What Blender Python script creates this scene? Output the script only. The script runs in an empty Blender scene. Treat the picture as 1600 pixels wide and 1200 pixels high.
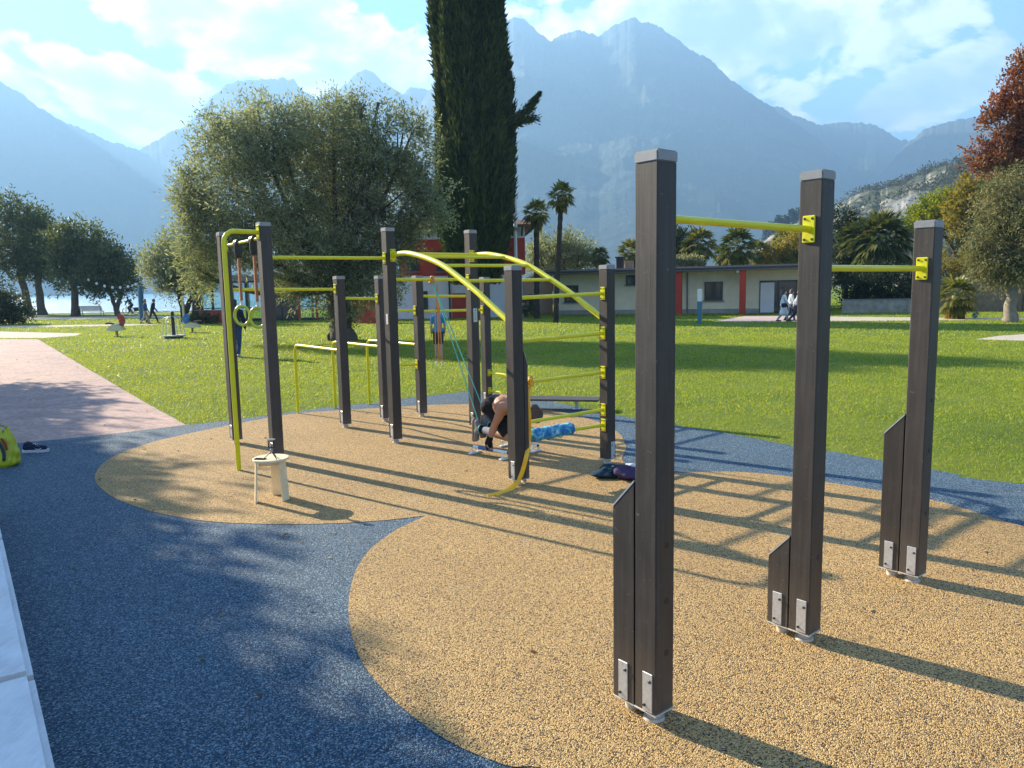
import bpy, bmesh, math, random
import numpy as np
from mathutils import Vector, Matrix
random.seed(7)
R = np.random.RandomState(11)
rad = math.radians
C = bpy.context.scene.collection

# ------------------------------------------------------------------ camera model (metres, camera above the origin)
FPX, PITCH, ROLL, HCAM = 1200.0, rad(7.3), 0.0202, 2.15
FW = np.array([0, math.cos(PITCH), -math.sin(PITCH)]); RT0 = np.array([1.0, 0, 0]); UP0 = np.cross(RT0, FW)
RT = math.cos(ROLL) * RT0 - math.sin(ROLL) * UP0
UP = math.sin(ROLL) * RT0 + math.cos(ROLL) * UP0
CAM = np.array([0, 0, HCAM])
def ray(x, y): return FW + RT * ((x - 800) / FPX) - UP * ((y - 600) / FPX)
def gnd(x, y, z=0.0):
    d = ray(x, y); return CAM + d * ((z - HCAM) / d[2])
def at_y(x, y, Y):
    d = ray(x, y); return CAM + d * (Y / d[1])
def on_plane(x, y, P, n):
    d = ray(x, y); return CAM + d * (((P - CAM) @ n) / (d @ n))

# ------------------------------------------------------------------ node helpers
def new_mat(name):
    m = bpy.data.materials.new(name); m.use_nodes = True
    nt = m.node_tree; nt.nodes.clear()
    out = nt.nodes.new('ShaderNodeOutputMaterial')
    return m, nt, out
def N(nt, t, **kw):
    n = nt.nodes.new(t)
    for k, v in kw.items():
        if k.startswith('i_'):
            key = k[2:]
            key = int(key) if key.isdigit() else key.replace('_', ' ')
            n.inputs[key].default_value = v
        else: setattr(n, k, v)
    return n
def L(nt, a, b): nt.links.new(a, b)
def ramp(nt, fac, stops, interp='LINEAR'):
    r = nt.nodes.new('ShaderNodeValToRGB'); r.color_ramp.interpolation = interp
    el = r.color_ramp.elements
    while len(el) < len(stops): el.new(0.5)
    for e, (p, c) in zip(el, stops):
        e.position = p; e.color = (*c, 1) if len(c) == 3 else c
    L(nt, fac, r.inputs[0]); return r.outputs[0]
def noise(nt, co, scale, detail=4, rough=0.55, dist=0.0):
    n = N(nt, 'ShaderNodeTexNoise'); n.inputs['Scale'].default_value = scale
    n.inputs['Detail'].default_value = detail; n.inputs['Roughness'].default_value = rough
    n.inputs['Distortion'].default_value = dist
    if co is not None: L(nt, co, n.inputs['Vector'])
    return n.outputs['Fac']
def mapping(nt, co, scale=(1, 1, 1), rot=(0, 0, 0), loc=(0, 0, 0)):
    m = N(nt, 'ShaderNodeMapping'); m.inputs['Scale'].default_value = scale
    m.inputs['Rotation'].default_value = rot; m.inputs['Location'].default_value = loc
    L(nt, co, m.inputs['Vector']); return m.outputs[0]
def objco(nt): return N(nt, 'ShaderNodeTexCoord').outputs['Object']
def worldpos(nt): return N(nt, 'ShaderNodeNewGeometry').outputs['Position']
def mixc(nt, fac, a, b, mode='MIX'):
    m = N(nt, 'ShaderNodeMix', data_type='RGBA', blend_type=mode)
    for s, i in ((fac, 0), (a, 6), (b, 7)):
        if hasattr(s, 'is_output'): L(nt, s, m.inputs[i])
        elif i == 0: m.inputs[0].default_value = s
        else: m.inputs[i].default_value = (*s, 1)
    return m.outputs[2]
def math_(nt, op, a, b=0.0, c=None):
    m = N(nt, 'ShaderNodeMath', operation=op)
    for i, s in enumerate((a, b, c)):
        if s is None: continue
        if hasattr(s, 'is_output'): L(nt, s, m.inputs[i])
        else: m.inputs[i].default_value = s
    return m.outputs[0]
def bump(nt, h, strength, dist=0.01):
    b = N(nt, 'ShaderNodeBump'); b.inputs['Strength'].default_value = strength; b.inputs['Distance'].default_value = dist
    L(nt, h, b.inputs['Height']); return b.outputs[0]
def bsdf(nt, out, col, rough=0.6, metal=0.0, spec=0.5, nrm=None):
    p = N(nt, 'ShaderNodeBsdfPrincipled')
    if hasattr(col, 'is_output'): L(nt, col, p.inputs['Base Color'])
    else: p.inputs['Base Color'].default_value = (*col, 1)
    if hasattr(rough, 'is_output'): L(nt, rough, p.inputs['Roughness'])
    else: p.inputs['Roughness'].default_value = rough
    p.inputs['Metallic'].default_value = metal
    p.inputs['Specular IOR Level'].default_value = spec
    if nrm is not None: L(nt, nrm, p.inputs['Normal'])
    L(nt, p.outputs[0], out.inputs[0]); return p

def simple(name, col, rough=0.6, var=0.18, scale=6.0, metal=0.0, spec=0.5, bmp=0.0, bscale=60.0):
    m, nt, out = new_mat(name)
    co = objco(nt)
    n = noise(nt, co, scale, 5, 0.6)
    lo = tuple(c * (1 - var) for c in col); hi = tuple(min(1, c * (1 + var)) for c in col)
    c = ramp(nt, n, [(0.3, lo), (0.7, hi)])
    nr = bump(nt, noise(nt, co, bscale, 3), bmp) if bmp else None
    bsdf(nt, out, c, rough, metal, spec, nr)
    return m

def foliage(name, cols, trans=0.35, rough=0.7, big=0.5, tcol=None):
    """leaf material: colour varies leaf by leaf and in drifts through the crown, light comes through the leaf"""
    m, nt, out = new_mat(name)
    g = N(nt, 'ShaderNodeNewGeometry')
    n = noise(nt, objco(nt), big, 3)
    f = math_(nt, 'ADD', math_(nt, 'MULTIPLY', g.outputs['Random Per Island'], 0.6), math_(nt, 'MULTIPLY_ADD', n, 1.2, -0.4))
    k = len(cols)
    c = ramp(nt, f, [(0.05 + 0.9 * i / (k - 1), cols[i]) for i in range(k)])
    p = N(nt, 'ShaderNodeBsdfPrincipled'); L(nt, c, p.inputs['Base Color']); p.inputs['Roughness'].default_value = rough
    p.inputs['Specular IOR Level'].default_value = 0.12
    t = N(nt, 'ShaderNodeBsdfTranslucent')
    tc = mixc(nt, 1.0, c, tcol or (1.5, 1.35, 0.6), 'MULTIPLY'); L(nt, tc, t.inputs[0])
    mx = N(nt, 'ShaderNodeMixShader'); mx.inputs[0].default_value = trans
    L(nt, p.outputs[0], mx.inputs[1]); L(nt, t.outputs[0], mx.inputs[2]); L(nt, mx.outputs[0], out.inputs[0])
    return m

def timber(name):
    m, nt, out = new_mat(name)
    co = objco(nt)
    grain = noise(nt, mapping(nt, co, (60, 60, 1.6)), 1.0, 6, 0.65, 0.6)
    fine = noise(nt, mapping(nt, co, (240, 240, 5)), 1.0, 3)
    wear = noise(nt, mapping(nt, co, (7, 7, 3.2)), 1.0, 6, 0.7)
    c = ramp(nt, grain, [(0.25, (0.026, 0.020, 0.016)), (0.5, (0.042, 0.033, 0.027)), (0.78, (0.066, 0.054, 0.044))])
    c = mixc(nt, ramp(nt, wear, [(0.52, (0, 0, 0)), (0.78, (.5, .5, .5))]), c, (0.085, 0.070, 0.058))
    oi = N(nt, 'ShaderNodeObjectInfo'); co2 = N(nt, 'ShaderNodeVectorMath', operation='ADD'); L(nt, co, co2.inputs[0]); L(nt, oi.outputs['Location'], co2.inputs[1])
    scr = noise(nt, mapping(nt, co2.outputs[0], (15, 15, 30)), 1.0, 3, 0.6, 2.2)
    c = mixc(nt, ramp(nt, scr, [(0.66, (0, 0, 0)), (0.74, (.55, .55, .55))]), c, (0.20, 0.18, 0.155))
    sz = N(nt, 'ShaderNodeSeparateXYZ'); L(nt, co, sz.inputs[0])
    dst = math_(nt, 'MULTIPLY', ramp(nt, sz.outputs[2], [(.08, (.6, .6, .6)), (.45, (0, 0, 0))]), wear); c = mixc(nt, dst, c, (.20, .15, .10))
    c = mixc(nt, 1.0, c, ramp(nt, oi.outputs['Random'], [(0, (.80, .79, .78)), (1, (1.2, 1.2, 1.22))]), 'MULTIPLY')
    r = ramp(nt, wear, [(0.3, (.42, .42, .42)), (0.8, (.62, .62, .62))])
    bsdf(nt, out, c, r, 0, 0.45, bump(nt, math_(nt, 'ADD', grain, math_(nt, 'MULTIPLY', fine, .5)), 0.25, 0.002))
    return m

def rubber(name, stops, cell=105.0, rough=0.75, big=None, bs=.75):
    """poured rubber granules: every grain its own tone"""
    m, nt, out = new_mat(name)
    co = worldpos(nt)
    v = N(nt, 'ShaderNodeTexVoronoi', feature='F1'); v.inputs['Scale'].default_value = cell
    w = noise(nt, co, 55, 2); wv = N(nt, 'ShaderNodeVectorMath', operation='ADD')
    L(nt, co, wv.inputs[0]); sc = N(nt, 'ShaderNodeVectorMath', operation='SCALE'); sc.inputs['Scale'].default_value = 0.012
    cmb = N(nt, 'ShaderNodeCombineXYZ'); L(nt, w, cmb.inputs[0]); L(nt, w, cmb.inputs[1]); L(nt, cmb.outputs[0], sc.inputs[0]); L(nt, sc.outputs[0], wv.inputs[1])
    L(nt, wv.outputs[0], v.inputs['Vector'])
    sep = N(nt, 'ShaderNodeSeparateColor'); L(nt, v.outputs['Color'], sep.inputs[0])
    c = ramp(nt, sep.outputs[0], stops, 'LINEAR')
    patch = noise(nt, co, 0.55, 5, 0.6)
    c = mixc(nt, 1.0, c, ramp(nt, patch, [(0.3, (.86, .86, .86)), (0.7, (1.1, 1.1, 1.1))]), 'MULTIPLY')
    spot = noise(nt, co, 2.6, 6, 0.7)
    worn = noise(nt, co, 1.3, 7, .75, .8)
    c = mixc(nt, ramp(nt, worn, [(.58, (0, 0, 0)), (.75, (.30, .30, .30))]), c, (.42, .36, .28))
    c = mixc(nt, ramp(nt, spot, [(0.66, (0, 0, 0)), (0.8, (.35, .35, .35))]), c, tuple(x * .5 for x in stops[0][1]))
    h = math_(nt, 'SUBTRACT', sep.outputs[1], math_(nt, 'MULTIPLY', v.outputs['Distance'], 60.0))
    bsdf(nt, out, c, rough, 0, 0.4, bump(nt, h, bs, 0.004))
    return m

M = {}
M['timber'] = timber('dark timber')
M['cap'] = simple('grey cap', (.27, .27, .27), .5, .08, 20)
M['lime'] = simple('lime paint', (.68, .62, .006), .32, .05, 5)
M['galv'] = simple('galvanised steel', (.58, .58, .57), .42, .12, 45, .55)
M['stub'] = simple('cream steel foot', (.52, .47, .38), .55, .15, 30)
M['blackp'] = simple('black plastic', (.018, .018, .02), .5, .2, 20)
M['bolt'] = simple('dark bolt', (.09, .08, .07), .4, .2, 60, .7)
M['hole'] = simple('plug', (.035, .026, .02), .7, .2, 60)
M['orange_strap'] = simple('brown orange strap', (.36, .15, .07), .8, .25, 40)
M['tan'] = rubber('tan rubber', [(0.0, (.035, .020, .012)), (0.22, (.09, .050, .022)), (0.34, (.38, .22, .075)), (0.6, (.49, .30, .10)), (1.0, (.69, .46, .175))], 150, bs=.5)
M['blue'] = rubber('blue rubber', [(0.0, (.008, .018, .028)), (0.36, (.013, .046, .088)), (0.74, (.060, .142, .205)), (1.0, (.30, .36, .38))], 140, bs=.5)

# ------------------------------------------------------------------ mesh builder
class MB:
    def __init__(s): s.v = []; s.f = []; s.mi = []; s.cur = 0
    def add(s, vs, fs):
        o = len(s.v); s.v += [tuple(map(float, p)) for p in vs]; s.f += [tuple(i + o for i in f) for f in fs]; s.mi += [s.cur] * len(fs)
    def box(s, c, size, bev=0.0, rot=None, seg=1):
        bm = bmesh.new(); bmesh.ops.create_cube(bm, size=1.0)
        bmesh.ops.scale(bm, vec=Vector(size), verts=bm.verts)
        if bev: bmesh.ops.bevel(bm, geom=bm.edges[:], offset=bev, segments=seg, affect='EDGES')
        m = Matrix.Translation(Vector(c)) @ (rot.to_4x4() if rot is not None else Matrix())
        bm.transform(m); bm.verts.index_update()
        s.add([v.co[:] for v in bm.verts], [[v.index for v in f.verts] for f in bm.faces]); bm.free()
    def tube(s, pts, r, n=10, caps=True, flat=None):
        pts = [np.array(p, float) for p in pts]; k = len(pts)
        rs = [r] * k if np.isscalar(r) else list(r)
        up = None; rings = []
        for i in range(k):
            t = pts[min(i + 1, k - 1)] - pts[max(i - 1, 0)]; t = t / (np.linalg.norm(t) + 1e-12)
            if up is None:
                up = np.array([0, 0, 1.0]) if abs(t[2]) < .9 else np.array([1.0, 0, 0])
            a = up - t * (up @ t); a /= np.linalg.norm(a) + 1e-12; up = a; b = np.cross(t, a)
            ra, rb = (rs[i], rs[i]) if flat is None else (rs[i], rs[i] * flat)
            rings.append([pts[i] + a * ra * math.cos(2 * math.pi * j / n) + b * rb * math.sin(2 * math.pi * j / n) for j in range(n)])
        vs = [p for rg in rings for p in rg]; fs = []
        for i in range(k - 1):
            for j in range(n):
                fs.append((i * n + j, i * n + (j + 1) % n, (i + 1) * n + (j + 1) % n, (i + 1) * n + j))
        if caps: fs += [tuple(range(n - 1, -1, -1)), tuple((k - 1) * n + j for j in range(n))]
        s.add(vs, fs)
    def cyl(s, p0, p1, r0, r1=None, n=16): s.tube([p0, p1], [r0, r0 if r1 is None else r1], n)
    def capsule(s, p0, p1, r0, r1=None, n=12):
        r1 = r0 if r1 is None else r1
        p0 = np.array(p0, float); p1 = np.array(p1, float); d = p1 - p0; ln = np.linalg.norm(d)
        t = d / ln if ln > 1e-6 else np.array([0, 0, 1.0])
        pts = []; rs = []
        for a in (-80, -55, -28): pts.append(p0 + t * r0 * math.sin(rad(a))); rs.append(r0 * math.cos(rad(a)))
        pts.append(p0); rs.append(r0); pts.append(p1 + t * 1e-4); rs.append(r1)
        for a in (28, 55, 80): pts.append(p1 + t * r1 * math.sin(rad(a))); rs.append(r1 * math.cos(rad(a)))
        s.tube(pts, rs, n)
    def ellip(s, c, r, n=14, rot=None):
        vs = []; fs = []; m = n // 2
        for i in range(m + 1):
            th = math.pi * i / m
            for j in range(n):
                ph = 2 * math.pi * j / n
                p = Vector((r[0] * math.sin(th) * math.cos(ph), r[1] * math.sin(th) * math.sin(ph), r[2] * math.cos(th)))
                if rot is not None: p = rot @ p
                vs.append((p.x + c[0], p.y + c[1], p.z + c[2]))
        for i in range(m):
            for j in range(n): fs.append((i * n + j, (i + 1) * n + j, (i + 1) * n + (j + 1) % n, i * n + (j + 1) % n))
        s.add(vs, fs)
    def prism(s, outline, z0, z1):
        n = len(outline); vs = [(p[0], p[1], z0) for p in outline] + [(p[0], p[1], z1) for p in outline]
        a = sum(outline[i][0] * outline[(i + 1) % n][1] - outline[(i + 1) % n][0] * outline[i][1] for i in range(n))
        fs = [tuple(range(n - 1, -1, -1)), tuple(range(n, 2 * n))] + [(i, (i + 1) % n, n + (i + 1) % n, n + i) for i in range(n)]
        if a < 0: fs = [f[::-1] for f in fs]
        s.add(vs, fs)
    def build(s, name, mats, parent=None, smooth=None, loc=None):
        me = bpy.data.meshes.new(name); me.from_pydata(s.v, [], s.f)
        mats = mats if isinstance(mats, (list, tuple)) else [mats]
        for m in mats: me.materials.append(m)
        if len(mats) > 1: me.polygons.foreach_set('material_index', s.mi)
        me.update()
        if smooth is not None:
            me.polygons.foreach_set('use_smooth', [True] * len(me.polygons))
            if smooth < 179: me.set_sharp_from_angle(angle=rad(smooth))
        o = bpy.data.objects.new(name, me); C.objects.link(o)
        if parent is not None: o.parent = parent
        if loc is not None: o.location = loc
        return o

def tag(o, label=None, cat=None, group=None, kind=None):
    if label: o['label'] = label
    if cat: o['category'] = cat
    if group: o['group'] = group
    if kind: o['kind'] = kind
    return o
def thing(name, label, cat, loc=(0, 0, 0), rz=0.0, group=None):
    o = bpy.data.objects.new(name, None); C.objects.link(o); o.empty_display_size = .2
    o.location = tuple(map(float, loc)); o.rotation_euler = (0, 0, rz)
    return tag(o, label, cat, group)
def copy_tree(o, parent=None):
    c = o.copy(); C.objects.link(c); c.parent = parent
    for ch in list(o.children): copy_tree(ch, c)
    return c

# raw quads from numpy: fast way for leaves and blades
def quads(name, V, mat, parent=None, loc=None, smooth=False):
    n = len(V) // 4
    me = bpy.data.meshes.new(name)
    me.vertices.add(4 * n); me.loops.add(4 * n); me.polygons.add(n)
    me.vertices.foreach_set('co', np.ascontiguousarray(V, np.float32).ravel())
    me.loops.foreach_set('vertex_index', np.arange(4 * n, dtype=np.int32))
    me.polygons.foreach_set('loop_start', np.arange(0, 4 * n, 4, dtype=np.int32))
    me.polygons.foreach_set('loop_total', np.full(n, 4, np.int32))
    me.materials.append(mat); me.update(calc_edges=True); me.validate()
    o = bpy.data.objects.new(name, me); C.objects.link(o)
    if parent is not None: o.parent = parent
    if loc is not None: o.location = loc
    return o
def unit(a): return a / (np.linalg.norm(a, axis=1, keepdims=True) + 1e-9)
def leaf_quads(P, D, ln, wd):
    """diamond leaves: base P, direction D, length ln, width wd"""
    n = len(P); ln = np.broadcast_to(ln, n)[:, None]; wd = np.broadcast_to(wd, n)[:, None]
    D = unit(D); S = unit(np.cross(D, R.normal(size=(n, 3))))
    V = np.empty((n, 4, 3)); V[:, 0] = P; V[:, 1] = P + D * ln * .5 + S * wd * .5; V[:, 2] = P + D * ln; V[:, 3] = P + D * ln * .5 - S * wd * .5
    return V.reshape(-1, 3)

# value noise in numpy
def _h(ix, iy, s):
    n = (ix * 374761393 + iy * 668265263 + s * 144665) & 0x7fffffff
    n = ((n ^ (n >> 13)) * 1274126177) & 0x7fffffff
    return ((n ^ (n >> 16)) & 0xffff) / 65535.0
def vnoise(x, y, s=0):
    ix = np.floor(x).astype(np.int64); iy = np.floor(y).astype(np.int64); fx = x - ix; fy = y - iy
    fx = fx * fx * (3 - 2 * fx); fy = fy * fy * (3 - 2 * fy)
    a = _h(ix, iy, s); b = _h(ix + 1, iy, s); c = _h(ix, iy + 1, s); d = _h(ix + 1, iy + 1, s)
    return (a * (1 - fx) + b * fx) * (1 - fy) + (c * (1 - fx) + d * fx) * fy
def fbm(x, y, o=5, s=0, ridged=False):
    t = 0; a = .5; tot = 0
    for i in range(o):
        n = vnoise(x * 2 ** i, y * 2 ** i, s + i * 17)
        if ridged: n = 1 - np.abs(2 * n - 1)
        t = t + a * n; tot += a; a *= .5
    return t / tot

def catmull(P, k=8, closed=False):
    P = [np.array(p, float) for p in P]; n = len(P); out = []
    for i in range(n if closed else n - 1):
        p0, p1, p2, p3 = (P[(i - 1) % n], P[i], P[(i + 1) % n], P[(i + 2) % n]) if closed else (P[max(i - 1, 0)], P[i], P[i + 1], P[min(i + 2, n - 1)])
        for j in range(k):
            t = j / k
            out.append(.5 * ((2 * p1) + (p2 - p0) * t + (2 * p0 - 5 * p1 + 4 * p2 - p3) * t * t + (3 * p1 - p0 - 3 * p2 + p3) * t ** 3))
    if not closed: out.append(P[-1])
    return out
def sheet(name, outline, z, mat, kind='structure'):
    me = bpy.data.meshes.new(name)
    n = len(outline); a = sum(outline[i][0] * outline[(i + 1) % n][1] - outline[(i + 1) % n][0] * outline[i][1] for i in range(n))
    vs = [(float(p[0]), float(p[1]), z) for p in outline]
    if a < 0: vs = vs[::-1]
    me.from_pydata(vs, [], [tuple(range(n))]); me.materials.append(mat); me.update()
    o = bpy.data.objects.new(name, me); C.objects.link(o); o['kind'] = kind
    return o
def inside(px, py, poly):
    r = np.zeros(len(px), bool); n = len(poly)
    for i in range(n):
        x0, y0 = poly[i][0], poly[i][1]; x1, y1 = poly[(i + 1) % n][0], poly[(i + 1) % n][1]
        if y0 == y1: continue
        k = ((y0 > py) != (y1 > py)) & (px < (x1 - x0) * (py - y0) / (y1 - y0) + x0); r ^= k
    return r

# ------------------------------------------------------------------ camera, light, sky
cd = bpy.data.cameras.new('camera'); cam = bpy.data.objects.new('camera', cd); C.objects.link(cam)
cd.sensor_width = 36; cd.lens = 36 * FPX / 1600; cd.clip_start = .05; cd.clip_end = 30000
mw = Matrix(((RT[0], UP[0], -FW[0], 0), (RT[1], UP[1], -FW[1], 0), (RT[2], UP[2], -FW[2], HCAM), (0, 0, 0, 1)))
cam.matrix_world = mw
sc = bpy.context.scene; sc.camera = cam

SUN_EL = rad(24.0); SUN_AZ = math.atan2(.616, -.788)      # towards the sun, measured from +X
SUN = np.array([math.cos(SUN_EL) * math.cos(SUN_AZ), math.cos(SUN_EL) * math.sin(SUN_AZ), math.sin(SUN_EL)])
sd = bpy.data.lights.new('sun', 'SUN'); so = bpy.data.objects.new('sun', sd); C.objects.link(so)
sd.energy = 5.0; sd.angle = rad(.5); sd.color = (1.0, .88, .68)
so.rotation_euler = Vector(-SUN).to_track_quat('-Z', 'Y').to_euler()

HAZE = True
def make_world():
    w = bpy.data.worlds.new('World'); sc.world = w; w.use_nodes = True
    nt = w.node_tree; nt.nodes.clear()
    out = N(nt, 'ShaderNodeOutputWorld'); bg = N(nt, 'ShaderNodeBackground'); L(nt, bg.outputs[0], out.inputs[0])
    sky = N(nt, 'ShaderNodeTexSky', sky_type='NISHITA'); sky.sun_disc = False
    sky.sun_elevation = SUN_EL; sky.sun_rotation = math.pi / 2 - SUN_AZ
    sky.air_density = 1.15; sky.dust_density = .6; sky.ozone_density = 1.6
    d = N(nt, 'ShaderNodeTexCoord').outputs['Generated']
    sx = N(nt, 'ShaderNodeSeparateXYZ'); L(nt, d, sx.inputs[0])
    az = math_(nt, 'ARCTAN2', sx.outputs[0], sx.outputs[1]); el = math_(nt, 'ARCSINE', sx.outputs[2])
    # cloud field on the sky: fractal noise gathered into banks
    cv = N(nt, 'ShaderNodeCombineXYZ'); L(nt, az, cv.inputs[0]); L(nt, math_(nt, 'MULTIPLY', el, 1.5), cv.inputs[1])
    n1 = noise(nt, cv.outputs[0], 6.5, 9, .60, .25)
    n2 = noise(nt, mapping(nt, cv.outputs[0], loc=(-.028, .030, 0)), 6.5, 9, .60, .25)
    det = noise(nt, cv.outputs[0], 26, 6, .6)
    banks = [  # centre x,y / half-axes / tilt, given as bearings in the sky
        (430, 60, 270, 85, 12, 1.12), (250, 165, 200, 60, 14, 1.12), (-30, 130, 120, 60, 10, 1.0), (600, 130, 120, 70, 12, .9), (20, 55, 75, 32, 0, .55),
        (1130, 40, 330, 85, 4, 1.15), (1180, 120, 110, 45, 20, .75), (1380, 15, 190, 60, 0, .85), (1440, 150, 160, 48, -18, 1.1), (1530, 95, 80, 40, -20, .7), (1240, 185, 90, 16, 12, .6),
        (-500, 0, 400, 90, 0, .8), (2100, 0, 400, 100, 0, .8), (800, -350, 600, 120, 0, .6), (100, -500, 500, 160, 0, .5),
        (2.2, .45, 700, 300, None, 1.1), (-2.35, .5, 600, 320, None, 1.1), (2.9, .55, 420, 330, None, 1.1), (-2.95, .35, 350, 260, None, 1.0), (1.3, .4, 300, 200, None, .9)]  # unseen cloud banks added behind and beside the camera to fill shaded faces
    tot = None
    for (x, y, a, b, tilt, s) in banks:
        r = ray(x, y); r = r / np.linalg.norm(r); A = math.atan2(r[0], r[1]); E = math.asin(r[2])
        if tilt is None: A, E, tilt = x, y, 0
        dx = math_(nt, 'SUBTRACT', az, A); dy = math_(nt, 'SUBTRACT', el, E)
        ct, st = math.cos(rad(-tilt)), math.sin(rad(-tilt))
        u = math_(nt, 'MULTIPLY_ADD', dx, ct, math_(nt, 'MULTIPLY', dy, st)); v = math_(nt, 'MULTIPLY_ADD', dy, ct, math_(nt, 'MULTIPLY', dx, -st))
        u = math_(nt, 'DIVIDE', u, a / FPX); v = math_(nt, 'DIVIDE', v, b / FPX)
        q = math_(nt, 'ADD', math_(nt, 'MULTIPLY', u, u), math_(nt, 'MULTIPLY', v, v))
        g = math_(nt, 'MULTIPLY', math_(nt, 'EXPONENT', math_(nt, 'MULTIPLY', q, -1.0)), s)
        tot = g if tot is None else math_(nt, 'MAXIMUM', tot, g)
    dens = math_(nt, 'MULTIPLY_ADD', math_(nt, 'SUBTRACT', n1, .5), 2.3, tot)
    dens = math_(nt, 'MULTIPLY_ADD', math_(nt, 'SUBTRACT', det, .5), .25, dens)
    mask = ramp(nt, dens, [(0.50, (0, 0, 0)), (0.56, (.55, .55, .55)), (0.64, (1, 1, 1))])
    lit = math_(nt, 'MULTIPLY_ADD', math_(nt, 'SUBTRACT', n1, n2), 4.2, .66)
    lit = math_(nt, 'MULTIPLY_ADD', math_(nt, 'SUBTRACT', dens, .62), -.75, lit)
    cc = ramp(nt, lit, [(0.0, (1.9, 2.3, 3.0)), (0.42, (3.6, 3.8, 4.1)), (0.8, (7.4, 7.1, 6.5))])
    # clouds nearer the sun are brighter
    sdir = N(nt, 'ShaderNodeVectorMath', operation='DOT_PRODUCT'); L(nt, d, sdir.inputs[0]); sdir.inputs[1].default_value = tuple(SUN)
    sg = math_(nt, 'MULTIPLY_ADD', math_(nt, 'MAXIMUM', sdir.outputs['Value'], 0), 0.6, .75)
    cc = mixc(nt, 1.0, cc, (1, 1, 1), 'MULTIPLY')
    vm = N(nt, 'ShaderNodeVectorMath', operation='SCALE'); L(nt, cc, vm.inputs[0]); L(nt, sg, vm.inputs['Scale'])
    blue = mixc(nt, 1.0, sky.outputs[0], (.27, .57, 1.12), 'MULTIPLY')
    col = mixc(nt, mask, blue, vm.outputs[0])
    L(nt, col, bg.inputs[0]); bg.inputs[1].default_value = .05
    w.cycles.sampling_method = 'MANUAL'; w.cycles.sample_map_resolution = 1024
make_world()
sc.view_settings.view_transform = 'Standard'; sc.view_settings.look = 'None'; sc.view_settings.gamma = 1.0
sc.view_settings.exposure = 2.5
sc.render.engine = 'CYCLES'
sc.cycles.use_denoising = True
sc.cycles.max_bounces = 8; sc.cycles.diffuse_bounces = 3; sc.cycles.transmission_bounces = 6; sc.cycles.volume_bounces = 0
sc.cycles.transparent_max_bounces = 16; sc.cycles.sample_clamp_indirect = 6

# ================================================================== THE SETTING
# ---- lawn sheet
def mat_lawn():
    m, nt, out = new_mat('lawn turf'); co = worldpos(nt)
    a = noise(nt, co, .35, 6, .65); b = noise(nt, co, 9, 5, .7); c = noise(nt, co, 45, 4, .7)
    f = math_(nt, 'ADD', math_(nt, 'MULTIPLY', a, .5), math_(nt, 'ADD', math_(nt, 'MULTIPLY', b, .3), math_(nt, 'MULTIPLY', c, .3)))
    col = ramp(nt, f, [(.35, (.045, .085, .008)), (.52, (.13, .19, .018)), (.68, (.24, .27, .04)), (.8, (.32, .29, .09))])
    bsdf(nt, out, col, .9, 0, .2, bump(nt, math_(nt, 'ADD', b, c), 1.0, .05)); return m
M['lawn'] = mat_lawn()
SHORE = 87.0
sheet('lawn', [(-150, -40), (200, -40), (200, 420), (-6, 420), (-8, SHORE), (-150, SHORE)], 0, M['lawn'])

# ---- rubber floor
bl_edge = [gnd(x, y) for x, y in [(1600, 757), (1500, 742), (1400, 724), (1300, 706), (1240, 697), (1130, 676), (1040, 663), (960, 648), (900, 635), (850, 626), (800, 617), (735, 612), (700, 615.5), (650, 620), (600, 628), (525, 635), (485, 640), (420, 649), (350, 658), (292, 664)]]
bl_path = [gnd(x, y) for x, y in [(225, 672), (150, 681), (100, 686), (32, 692), (0, 697), (-120, 715)]]
bl = [np.array([9.5, -4, 0]), np.array([11.2, 1.5, 0]), np.array([10.2, 4.6, 0])] + bl_edge
blue_poly = [p for p in catmull(bl, 6)] + bl_path + [np.array([-9.5, 7.2, 0]), np.array([-9.5, -4, 0])]
sheet('rubber_floor', blue_poly, .004, M['blue'])
t1 = [gnd(x, y) for x, y in [(665, 807), (600, 814), (520, 819), (430, 820), (330, 816), (250, 803), (200, 788), (165, 770), (148, 745), (172, 717), (230, 694), (300, 677), (400, 657), (470, 646), (600, 637.5), (680, 633), (740, 632), (800, 634), (870, 643), (930, 658), (965, 676), (978, 699), (972, 718), (985, 733)]]
t2 = [gnd(x, y) for x, y in [(1053, 740), (1153, 738), (1242, 747), (1383, 769), (1462, 783), (1531, 803), (1600, 824)]]
t2 += [np.array(p + (0,)) for p in [(5.2, 4.6), (5.2, 2.8), (4.6, 1.4), (3.6, .9), (2.2, 1.0), (1.2, 1.6)]]
t2 += [gnd(x, y) for x, y in [(905, 1236), (790, 1198), (710, 1165), (650, 1125), (600, 1080), (565, 1035), (548, 985), (545, 940), (555, 895), (580, 858), (620, 828)]]
tan_poly = catmull(t1[:1] + t1, 6)[6:] + catmull(t2, 6)
sheet('tan_floor', tan_poly, .008, M['tan'])

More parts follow.
